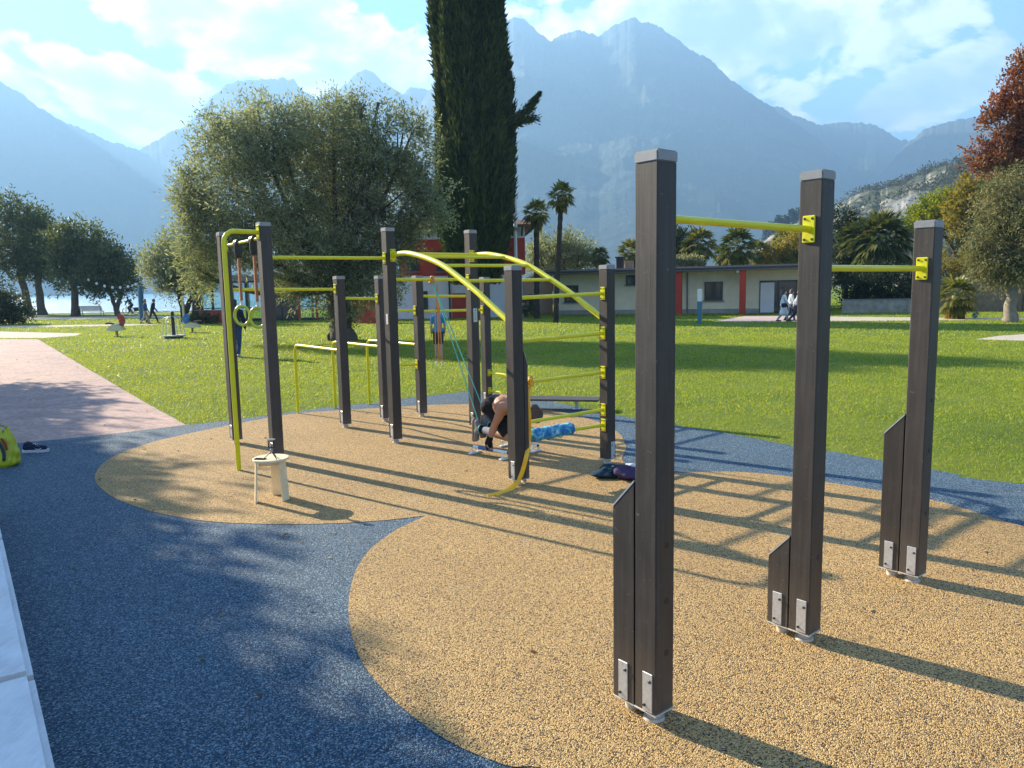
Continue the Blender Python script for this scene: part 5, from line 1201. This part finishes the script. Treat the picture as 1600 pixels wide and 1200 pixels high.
def blob_cloud(blobs, n, leaf, wd, sig, droop=0.0, up=.3, shell=.62, clump=14):
    """leaves in clumps spread through the blobs, denser toward their outside; blobs are (centre, radii)"""
    vol = np.array([b[1][0] * b[1][1] * b[1][2] for b in blobs]) ** .72; vol /= vol.sum(); out = []
    for (c, r), v in zip(blobs, vol):
        k = max(4, int(n * v / clump)); d = unit(R.normal(size=(k, 3))); rr = shell + (1 - shell) * R.uniform(size=k) ** .6
        rr *= np.where(R.uniform(size=k) < .25, R.uniform(.2, .8, k), 1.0) * R.uniform(.86, 1.16, k)
        P = c + d * rr[:, None] * r; keep = fbm(P[:, 0] * 1.1 / sig / 4 + 5, P[:, 2] * 1.1 / sig / 4 + P[:, 1] * .2, 3, 3) > .36
        P = P[keep]; d = d[keep]; k = len(P)
        T_ = unit(d * .8 + R.normal(size=(k, 3)) * .8 + (0, 0, up - droop * 1.6)); Q = np.repeat(P, clump, 0) + np.repeat(T_, clump, 0) * (R.uniform(-.6, 1.9, (k * clump, 1)) * sig * 1.5) + R.normal(size=(k * clump, 3)) * sig * .42; D = np.repeat(T_, clump, 0) * .8 + R.normal(size=(k * clump, 3)) * .6
        D[:, 2] += up - droop; out.append(leaf_quads(Q, D, leaf * R.uniform(.6, 1.3, k * clump), wd * R.uniform(.7, 1.2, k * clump)))
    return np.concatenate(out)
def tree(name, label, base, trunk, blobs, fol, n, leaf, wd, sig, bark='bark', r0=.2, group=None, cat='tree', limbs=True, droop=0, up=.3, shell=.62, trunks=None, clump=14):
    """base, trunk points and blobs are world points; crown is one mesh of leaves, trunk one mesh with limbs"""
    t = thing(name, label, cat, base, 0, group); base = np.array(base, float)
    mb = MB()
    for tr in (trunks or [trunk]):
        p = [np.array(q) - base for q in catmull(tr, 5)]; m = len(p); mb.tube([q + V3(math.sin(i * 1.3), math.cos(i * 1.7), 0) * r0 * .12 for i, q in enumerate(p)], [r0 * (1.35 - .3 * min(1, i / 3) - .45 * i / m) for i in range(m)], 12)
        top = p[-1]
        if limbs:
            for (c, r) in blobs:
                c = np.array(c) - base
                if (trunks and np.linalg.norm((c - top)[:2]) > 3.5 * max(r)): continue
                mid_ = top * .5 + c * .5 + V3(R.normal() * .15, R.normal() * .15, -.12 * np.linalg.norm(c - top)); mb.tube(catmull([top - V3(0, 0, r0 * .6), mid_, c], 4), np.linspace(r0 * .36, r0 * .07, 9), 7)
                for _ in range(3):
                    e_ = c + R.normal(size=3) * np.array(r) * .55; mb.tube([mid_ * .3 + c * .7, (c + e_) / 2 + V3(0, 0, .05), e_], [r0 * .1, r0 * .06, r0 * .03], 5)
    mb.build('trunk', M[bark], t, 50)
    quads('crown', blob_cloud([(np.array(c) - base, np.array(r)) for c, r in blobs], n, leaf, wd, sig, droop, up, shell, clump), FO[fol], t)
    return t
def pxblobs(L_, Y, jit=.35, dz=.8):
    out = []
    for (x, y, rx, ry) in L_:
        k = Y / FPX; c = at_y(x, y, Y + R.uniform(-1, 1) * jit * rx * k); out.append((c, (rx * k, (rx + ry) / 2 * k * dz, ry * k)))
    return out
def pt(x, y, Y): return at_y(x, y, Y)
# the big olive in the middle
b = gnd(535, 532); Y = b[1]
ol = pxblobs([(368, 240, 66, 62), (440, 205, 60, 48), (520, 195, 62, 50), (590, 205, 52, 50), (566, 158, 22, 22), (590, 150, 16, 12), (392, 162, 22, 16), (350, 185, 28, 22), (640, 205, 30, 34), (655, 275, 46, 56), (682, 300, 24, 48), (322, 305, 40, 60), (300, 300, 22, 34), (415, 300, 74, 72), (510, 295, 84, 78), (600, 300, 66, 76), (320, 372, 40, 42), (390, 375, 56, 46), (470, 380, 66, 60), (560, 385, 74, 64), (618, 372, 34, 36), (530, 445, 44, 46), (590, 440, 36, 36), (460, 440, 32, 36), (308, 430, 26, 34), (545, 490, 22, 20)], Y, .6, .95)
ol = [(c - V3(0, 0, .30 if c[2] > 6 else 0), r) for c, r in ol]
tree('olive_tree', 'broad old olive tree with silvery crown filling the middle of the lawn', b, [b, pt(533, 505, Y), pt(528, 478, Y), pt(522, 440, Y)], ol, 'olive', 190000, .18, .05, .24, 'bark', .50, None, 'olive tree', droop=.1, up=.2, shell=.5)
# the cypress
hill_woods(); ridge_firs()
b = V3(-2.15, 49.5, 0)
def cypress():
    t = thing('cypress_tree', 'huge dark columnar cypress rising out of the top of the picture', 'cypress', b); n = 62000
    z = R.uniform(2.2, 27, n); a = R.uniform(0, 2 * math.pi, n)
    prof = np.interp(z, [2.2, 4, 7, 11, 16, 20, 24, 27], [1.3, 1.72, 2.2, 2.4, 2.26, 2.14, 1.65, .3])
    fur = fbm(a * 3.2 + 40, z * .16, 4, 9) ; fur2 = fbm(a * 9 + 3, z * .5, 3, 19)
    r = prof * (.60 + .68 * fur + .26 * (fur2 - .5)) * np.where(R.uniform(size=n) < .2, R.uniform(.5, 1, n), R.uniform(.94, 1.05, n))
    P = np.stack([r * np.cos(a), r * np.sin(a), z], 1); D = np.stack([np.cos(a) * .42, np.sin(a) * .42, np.ones(n)], 1) + R.normal(size=(n, 3)) * .26
    V = [leaf_quads(P, D, .52 * R.uniform(.6, 1.4, n), .13 * R.uniform(.7, 1.3, n))]
    # stray branch on the right
    q0 = at_y(795, 195, 49) - b; q1 = at_y(825, 172, 49) - b; q2 = at_y(841, 148, 49) - b; m = 1500; u = R.uniform(size=m) ** .8
    c = np.where(u[:, None] < .5, q0 + (q1 - q0) * (u[:, None] * 2), q1 + (q2 - q1) * (u[:, None] * 2 - 1)) + R.normal(size=(m, 3)) * (.20 * (1.15 - u[:, None]))
    V.append(leaf_quads(c, (q2 - q0) + R.normal(size=(m, 3)) * .8, .30, .07)); q3 = at_y(836, 185, 49) - b; u = R.uniform(size=(500, 1)); V.append(leaf_quads(q0 + (q3 - q0) * u + R.normal(size=(500, 3)) * .12, (q3 - q0) + R.normal(size=(500, 3)) * .6, .28, .07))
    quads('crown', np.concatenate(V), FO['cypress'], t)
    mb = MB(); mb.tube([(0, 0, 0), (0, 0, 1), (0, 0, 4), (0, 0, 20)], [.62, .5, .42, .1], 14); mb.tube(catmull([(0, 0, q0[2] - 2), q0, q1, q2], 4), np.linspace(.12, .03, 13), 6); mb.build('trunk', M['bark'], t, 50)
    mb = MB(); mb.tube([(0, 0, 2.6), (0, 0, 4), (0, 0, 7), (0, 0, 11), (0, 0, 16), (0, 0, 20), (0, 0, 24), (0, 0, 26.4)], [.5, 1.15, 1.5, 1.65, 1.6, 1.45, 1.1, .1], 24)  # closed dark core added inside the sprays to block light
    for j in range(len(mb.v)):
        x, y, zz = mb.v[j]; k = 1 + .12 * math.sin(7 * math.atan2(y, x) + zz * .6); mb.v[j] = (x * k, y * k, zz)
    mb.build('crown_light_block', FO['dark'], t, 180)
cypress()
# fan palms
def fan_palm(label, base, top, rc, fol, bark='bark', nf=30, group=None, r0=.17, skirt=0.0, leafn=13, name='palm_tree'):
    t = thing(name, label, 'palm', base, 0, group); top = np.array(top) - np.array(base); V = []
    for i in range(nf):
        az = i * 2.39996 + R.uniform(-.2, .2); f = i / nf; el = rad(82 - 125 * f ** .85 + R.uniform(-8, 8)); d = V3(math.cos(az) * math.cos(el), math.sin(az) * math.cos(el), math.sin(el))
        c = top + d * rc * R.uniform(.42, .55) + V3(0, 0, -.05 * rc * f); side = np.cross(d, V3(0, 0, 1)); side /= np.linalg.norm(side) + 1e-6
        V.append(leaf_quads(top[None], (c - top)[None], np.linalg.norm(c - top), .05))
        th = np.linspace(-1.25, 1.25, leafn) + R.normal(size=leafn) * .05; D = d[None] * np.cos(th)[:, None] + side[None] * np.sin(th)[:, None]; D[:, 2] -= .18 + .25 * np.abs(np.sin(th)) * .6
        n_ = np.cross(d, side); Q = np.repeat(c[None], leafn, 0); ln = rc * .62 * (1 - .25 * np.abs(np.sin(th))) * R.uniform(.85, 1.1, leafn); D = unit(D); S_ = unit(np.cross(D, n_[None] + R.normal(size=(leafn, 3)) * .3)); w_ = rc * .05
        v = np.empty((leafn, 4, 3)); v[:, 0] = Q; v[:, 1] = Q + D * ln[:, None] * .55 + S_ * w_; v[:, 2] = Q + D * ln[:, None] + V3(0, 0, -.12 * rc); v[:, 3] = Q + D * ln[:, None] * .55 - S_ * w_; V.append(v.reshape(-1, 3))
    quads('crown', np.concatenate(V), FO[fol], t)
    mb = MB(); h = top[2]; K = max(6, int(h / .25)); mb.tube([(top[0] * i / K, top[1] * i / K, h * i / K) for i in range(K + 1)], [r0 * (1.1 if i % 2 else .92) * (1.25 - .25 * min(1, i / 4)) for i in range(K + 1)], 12); mb.build('trunk', M[bark], t, 60)
    if skirt:
        n = int(260 * skirt); a = R.uniform(0, 6.283, n); zz = R.uniform(-.95, .05, n) * rc * .8; P = top + np.stack([r0 * np.cos(a) * (1 + .5 * R.uniform(size=n)), r0 * np.sin(a) * (1 + .5 * R.uniform(size=n)), zz], 1); D = np.stack([np.cos(a) * .35, np.sin(a) * .35, -np.ones(n)], 1)
        quads('dead_fronds', leaf_quads(P, D, .55 * rc, .1 * rc), FO['autumn'] if skirt > .6 else FO['palm_sun'], t)
    return t
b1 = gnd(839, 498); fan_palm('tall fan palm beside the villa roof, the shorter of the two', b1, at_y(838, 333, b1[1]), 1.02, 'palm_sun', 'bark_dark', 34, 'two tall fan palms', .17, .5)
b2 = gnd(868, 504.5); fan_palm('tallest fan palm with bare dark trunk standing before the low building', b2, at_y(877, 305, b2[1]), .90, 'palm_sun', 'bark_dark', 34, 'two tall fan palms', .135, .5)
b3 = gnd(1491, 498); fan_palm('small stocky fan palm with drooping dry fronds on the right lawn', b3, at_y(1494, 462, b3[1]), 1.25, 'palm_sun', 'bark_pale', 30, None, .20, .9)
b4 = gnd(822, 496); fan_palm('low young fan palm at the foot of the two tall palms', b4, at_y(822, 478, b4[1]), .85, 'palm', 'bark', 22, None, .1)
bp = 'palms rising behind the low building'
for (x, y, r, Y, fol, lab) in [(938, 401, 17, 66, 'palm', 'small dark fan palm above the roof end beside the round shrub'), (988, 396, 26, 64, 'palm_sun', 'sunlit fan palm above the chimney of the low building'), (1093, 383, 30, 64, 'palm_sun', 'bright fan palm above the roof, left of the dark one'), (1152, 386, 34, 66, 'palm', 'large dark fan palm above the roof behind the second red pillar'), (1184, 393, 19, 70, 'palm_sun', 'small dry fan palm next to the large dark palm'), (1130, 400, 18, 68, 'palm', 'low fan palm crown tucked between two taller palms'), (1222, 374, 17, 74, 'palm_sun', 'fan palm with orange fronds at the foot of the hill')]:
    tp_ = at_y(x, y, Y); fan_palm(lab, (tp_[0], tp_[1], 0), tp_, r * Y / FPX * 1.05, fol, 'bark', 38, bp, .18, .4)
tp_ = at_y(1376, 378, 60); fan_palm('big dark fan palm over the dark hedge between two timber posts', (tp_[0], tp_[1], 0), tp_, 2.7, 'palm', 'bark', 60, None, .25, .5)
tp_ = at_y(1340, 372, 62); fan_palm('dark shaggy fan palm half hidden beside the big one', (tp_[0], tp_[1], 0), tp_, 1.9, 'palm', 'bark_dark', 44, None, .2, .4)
# trees along the lake
lk = 'pines along the lake shore'
def lake_tree(label, basepx, trunkpx, blobs, r0, fol='pine', n=9000, leaf=.42, wd=.16, sig=.42, group=lk, trunks=None, cat='pine', name='pine_tree', bark='bark', Y=None):
    b = gnd(*basepx); Y = Y or b[1]; b = at_y(basepx[0], basepx[1], Y); b[2] = 0
    tr = [[b] + [pt(x, y, Y) for x, y in q] for q in (trunks or [trunkpx])]
    return tree(name, label, b, None, pxblobs(blobs, Y, .5, 1.0), fol, n, leaf, wd, sig, bark, r0, group, cat, trunks=tr, shell=.55)
lake_tree('leaning pine with large dark crown at the left edge of the picture', (47, 492), [(41, 465), (33, 430), (26, 395)], [(8, 340, 42, 34), (-25, 370, 60, 60), (28, 380, 40, 36), (5, 415, 46, 28), (40, 345, 26, 26)], .42, n=13000)
lake_tree('straight pine just right of the leaning pine at the left edge', (66, 492), [(63, 470), (60, 440), (58, 420)], [(58, 380, 30, 36), (70, 405, 24, 26), (50, 415, 28, 22), (60, 352, 20, 16), (90, 446, 14, 9)], .42, n=9000)
lake_tree('upright pine with open crown growing behind the park bench end', (118, 494), [(117, 465), (114, 435), (112, 410)], [(108, 385, 30, 34), (136, 378, 26, 28), (122, 412, 36, 24), (152, 398, 15, 24), (96, 368, 16, 16), (100, 430, 18, 12)], .36, n=9500)
lake_tree('low spreading pine with forked trunk between bench and cyclist', (184, 493), None, [(150, 428, 30, 26), (178, 415, 30, 26), (196, 436, 22, 22), (168, 446, 34, 16), (172, 398, 14, 12), (140, 440, 22, 16)], .24, n=8500, trunks=[[(181, 482), (176, 468), (170, 450)], [(183, 480), (188, 465), (191, 450)]])
lake_tree('small olive with two leaning trunks in front of the glass pavilion', (288, 504), None, [(246, 402, 24, 24), (270, 390, 26, 24), (300, 402, 26, 26), (258, 430, 32, 22), (292, 435, 30, 24), (318, 428, 16, 22), (238, 420, 14, 18), (268, 452, 26, 12)], .22, 'olive', 15000, .26, .075, .25, None, [[(286, 485), (281, 465), (275, 445)], [(291, 485), (298, 468), (304, 448)]], 'olive tree', 'olive_tree', 'bark_dark')
lake_tree('dark trunked tree behind the small olive at the pavilion corner', (309, 484.5), [(309, 470), (308, 452), (306, 430)], [(312, 410, 26, 30), (296, 425, 20, 22), (328, 420, 18, 24)], .45, 'pine', 7000, .34, .11, .32, None, None, 'tree', 'shade_tree', 'bark_dark', 60)
def bush(label, cpx, blobs, Y, fol, n, leaf, wd, sig, group=None, name='shrub', cat='shrub', gap=None):
    b = at_y(cpx[0], cpx[1], Y); b[2] = 0; bl_ = pxblobs(blobs, Y, .4, 1.0); t = thing(name, label, cat, b, 0, group)
    quads('foliage', blob_cloud([(c - b, r) for c, r in bl_], n, leaf, wd, sig, 0, .3, .45), FO[fol], t); mb = MB()
    for (c, r) in bl_:
        c = c - b
        for _ in range(4): e_ = c + R.normal(size=3) * np.array(r) * .4; mb.tube([(c[0] * .25, c[1] * .25, 0), (c[0] * .6 + R.normal() * .1, c[1] * .6, max(.1, c[2] * .5)), e_], [.06, .045, .015], 5)
    mb.build('stems', M['bark_dark'], t, 60); return t
bush('rounded dark bush on the grass at the left edge of the picture', (15, 507), [(10, 478, 34, 24), (-25, 470, 40, 34), (30, 492, 26, 14), (-5, 494, 40, 14)], 58, 'bush', 12000, .2, .09, .2)
bush('low green shrub in front of the low red wall', (318, 505), [(312, 497, 16, 7), (330, 499, 12, 6), (300, 500, 10, 5)], 52, 'bush', 3000, .14, .06, .12)
bush('round grey green shrub beyond the two tall palms', (880, 490), [(850, 392, 24, 20), (880, 388, 34, 26), (908, 400, 24, 22), (835, 405, 16, 16), (870, 410, 44, 20)], 68, 'olive', 14000, .3, .11, .3)
bush('dark round shrub behind the roof between two palms', (1066, 490), [(1062, 378, 20, 18), (1070, 398, 22, 14), (1050, 395, 16, 16)], 66, 'bush', 6000, .28, .12, .26)
bush('clipped pale green shrub above the roof edge', (1070, 490), [(1068, 411, 18, 8), (1090, 413, 12, 7)], 62, 'olive', 3500, .2, .09, .16)
bush('yellowing shrub on the slope above the right end of the low building', (1230, 490), [(1215, 398, 24, 16), (1240, 390, 24, 22), (1262, 380, 22, 28), (1200, 408, 16, 9), (1225, 412, 34, 9)], 70, 'autumn', 9500, .28, .13, .26)
bush('tall dark evergreen behind the middle timber post', (1322, 489), [(1318, 350, 15, 26), (1325, 385, 24, 34), (1318, 420, 26, 30), (1335, 440, 22, 26)], 63, 'dark', 11000, .26, .10, .24, None, 'evergreen_tree', 'tree')
bush('long dark hedge below the big fan palm', (1378, 489), [(1340, 452, 30, 24), (1375, 440, 34, 30), (1412, 448, 32, 30), (1360, 470, 44, 16), (1410, 474, 44, 14), (1440, 440, 24, 28)], 55, 'dark', 15000, .22, .09, .2, None, 'hedge', 'hedge')
bush('olive green shrubs behind the small stocky palm', (1500, 489), [(1470, 420, 22, 24), (1500, 430, 26, 22), (1545, 440, 26, 20), (1520, 410, 20, 24), (1575, 440, 30, 22), (1610, 430, 30, 30)], 54, 'autumn', 9500, .2, .08, .22)
# right hand trees
b = gnd(1578, 503.5); Y = b[1]
tree('olive_tree', 'pale sunlit olive tree with straight trunk at the right edge of the lawn', b, [b, pt(1580, 470, Y), pt(1582, 430, Y), pt(1584, 395, Y)], pxblobs([(1560, 312, 32, 38), (1600, 300, 42, 42), (1545, 345, 24, 34), (1580, 355, 46, 40), (1620, 350, 46, 50), (1552, 395, 30, 34), (1595, 405, 40, 30), (1525, 375, 16, 22), (1535, 415, 18, 20), (1625, 420, 36, 34), (1560, 430, 18, 18)], Y, .6, .95), 'olive_sun', 42000, .19, .05, .2, 'bark_pale', .27, None, 'olive tree', droop=.5, up=.1, shell=.5)
b = at_y(1608, 500, 46); b[2] = 0
tree('red_leaf_tree', 'tall tree with red autumn leaves towering behind the pale olive', b, [b, pt(1607, 400, 46), pt(1604, 320, 46), pt(1602, 280, 46)], pxblobs([(1606, 100, 20, 20), (1590, 135, 26, 24), (1566, 160, 18, 14), (1600, 175, 34, 26), (1566, 195, 26, 20), (1548, 182, 14, 10), (1590, 220, 36, 22), (1545, 228, 20, 12), (1522, 236, 16, 8), (1560, 255, 34, 16), (1610, 250, 36, 26), (1640, 150, 50, 50), (1650, 220, 50, 50), (1600, 290, 40, 20), (1530, 262, 18, 10)], 46, .6, .9), 'red', 42000, .19, .11, .2, 'bark_pale', .26, None, 'tree', shell=.4)
b = at_y(1512, 492, 62); b[2] = 0
tree('yellow_pine', 'yellow green umbrella shaped pine in front of the rocky hill', b, [b, pt(1506, 440, 62), pt(1490, 390, 62), pt(1470, 360, 62)], pxblobs([(1440, 338, 24, 18), (1462, 328, 28, 20), (1485, 318, 24, 18), (1428, 350, 14, 12), (1455, 352, 30, 14), (1480, 345, 22, 16)], 62, .6, 1.0), 'yellow', 13000, .26, .11, .24, 'bark', .2, None, 'pine', shell=.45)
b = at_y(1520, 492, 57); b[2] = 0
tree('autumn_tree', 'orange tinged autumn tree between the yellow pine and the pale olive', b, [b, pt(1518, 440, 57), pt(1514, 400, 57), pt(1512, 370, 57)], pxblobs([(1508, 300, 26, 20), (1525, 318, 24, 24), (1498, 335, 26, 24), (1515, 355, 26, 26), (1530, 345, 20, 30), (1500, 372, 20, 18), (1545, 300, 22, 24)], 57, .6, 1.0), 'autumn', 11000, .27, .13, .22, 'bark_pale', .2, None, 'tree', shell=.45, trunks=[[b, pt(1512, 440, 57), pt(1502, 410, 57), pt(1498, 380, 57)], [b, pt(1516, 440, 57), pt(1522, 410, 57), pt(1524, 380, 57)]])
# trees standing left of the view that throw the shade on the blue floor and the path
def shade_tree(label, x, y, blobs, n, r0=.3):
    b = V3(x, y, 0); bl_ = [(b + V3(*c), r) for c, r in blobs]; tree('pine_tree', label, b, [b, b + V3(.1, 0, 1.5), b + V3(.1, .1, 3.2)], bl_, 'pine', n, .34, .11, .28, 'bark', r0, 'pines left of the view throwing shade', 'pine', shell=.4)
SB = [((0, 0, 6), (2.5, 2.5, 1.5)), ((1.5, .6, 5.3), (1.6, 1.5, 1.1)), ((-1.4, 1.2, 6.5), (2.3, 2.1, 1.5)), ((.4, -1.7, 5.2), (1.9, 1.8, 1.2)), ((2.2, -1.3, 4.6), (1.1, 1.1, .8)), ((2.0, 1.7, 6.1), (1.2, 1.2, .9)), ((-2.2, -.8, 5.6), (2.0, 2.0, 1.3)), ((-.4, .2, 5.0), (2.2, 2.2, 1.0)), ((-2.6, 1.6, 5.4), (1.6, 1.6, 1.2))]
for k, (x, y, lab) in enumerate(((-14.1, 9.6, 'broad pine whose shade falls on the front of the blue floor'), (-16.7, 14.1, 'broad pine whose shade falls on the middle of the blue floor'), (-20.4, 18.0, 'broad pine whose shade falls by the lime bag'), (-22.6, 22.8, 'broad pine whose shade falls on the brick path'), (-16.6, 12.2, 'broad pine whose shade fills the gap beside the concrete ledge'))):
    shade_tree(lab, x, y, [((c[0] * (1 - .1 * (k % 2)), c[1] * (-1 if k % 2 else 1), c[2] + .2 * (k % 4)), r) for c, r in SB], 42000)
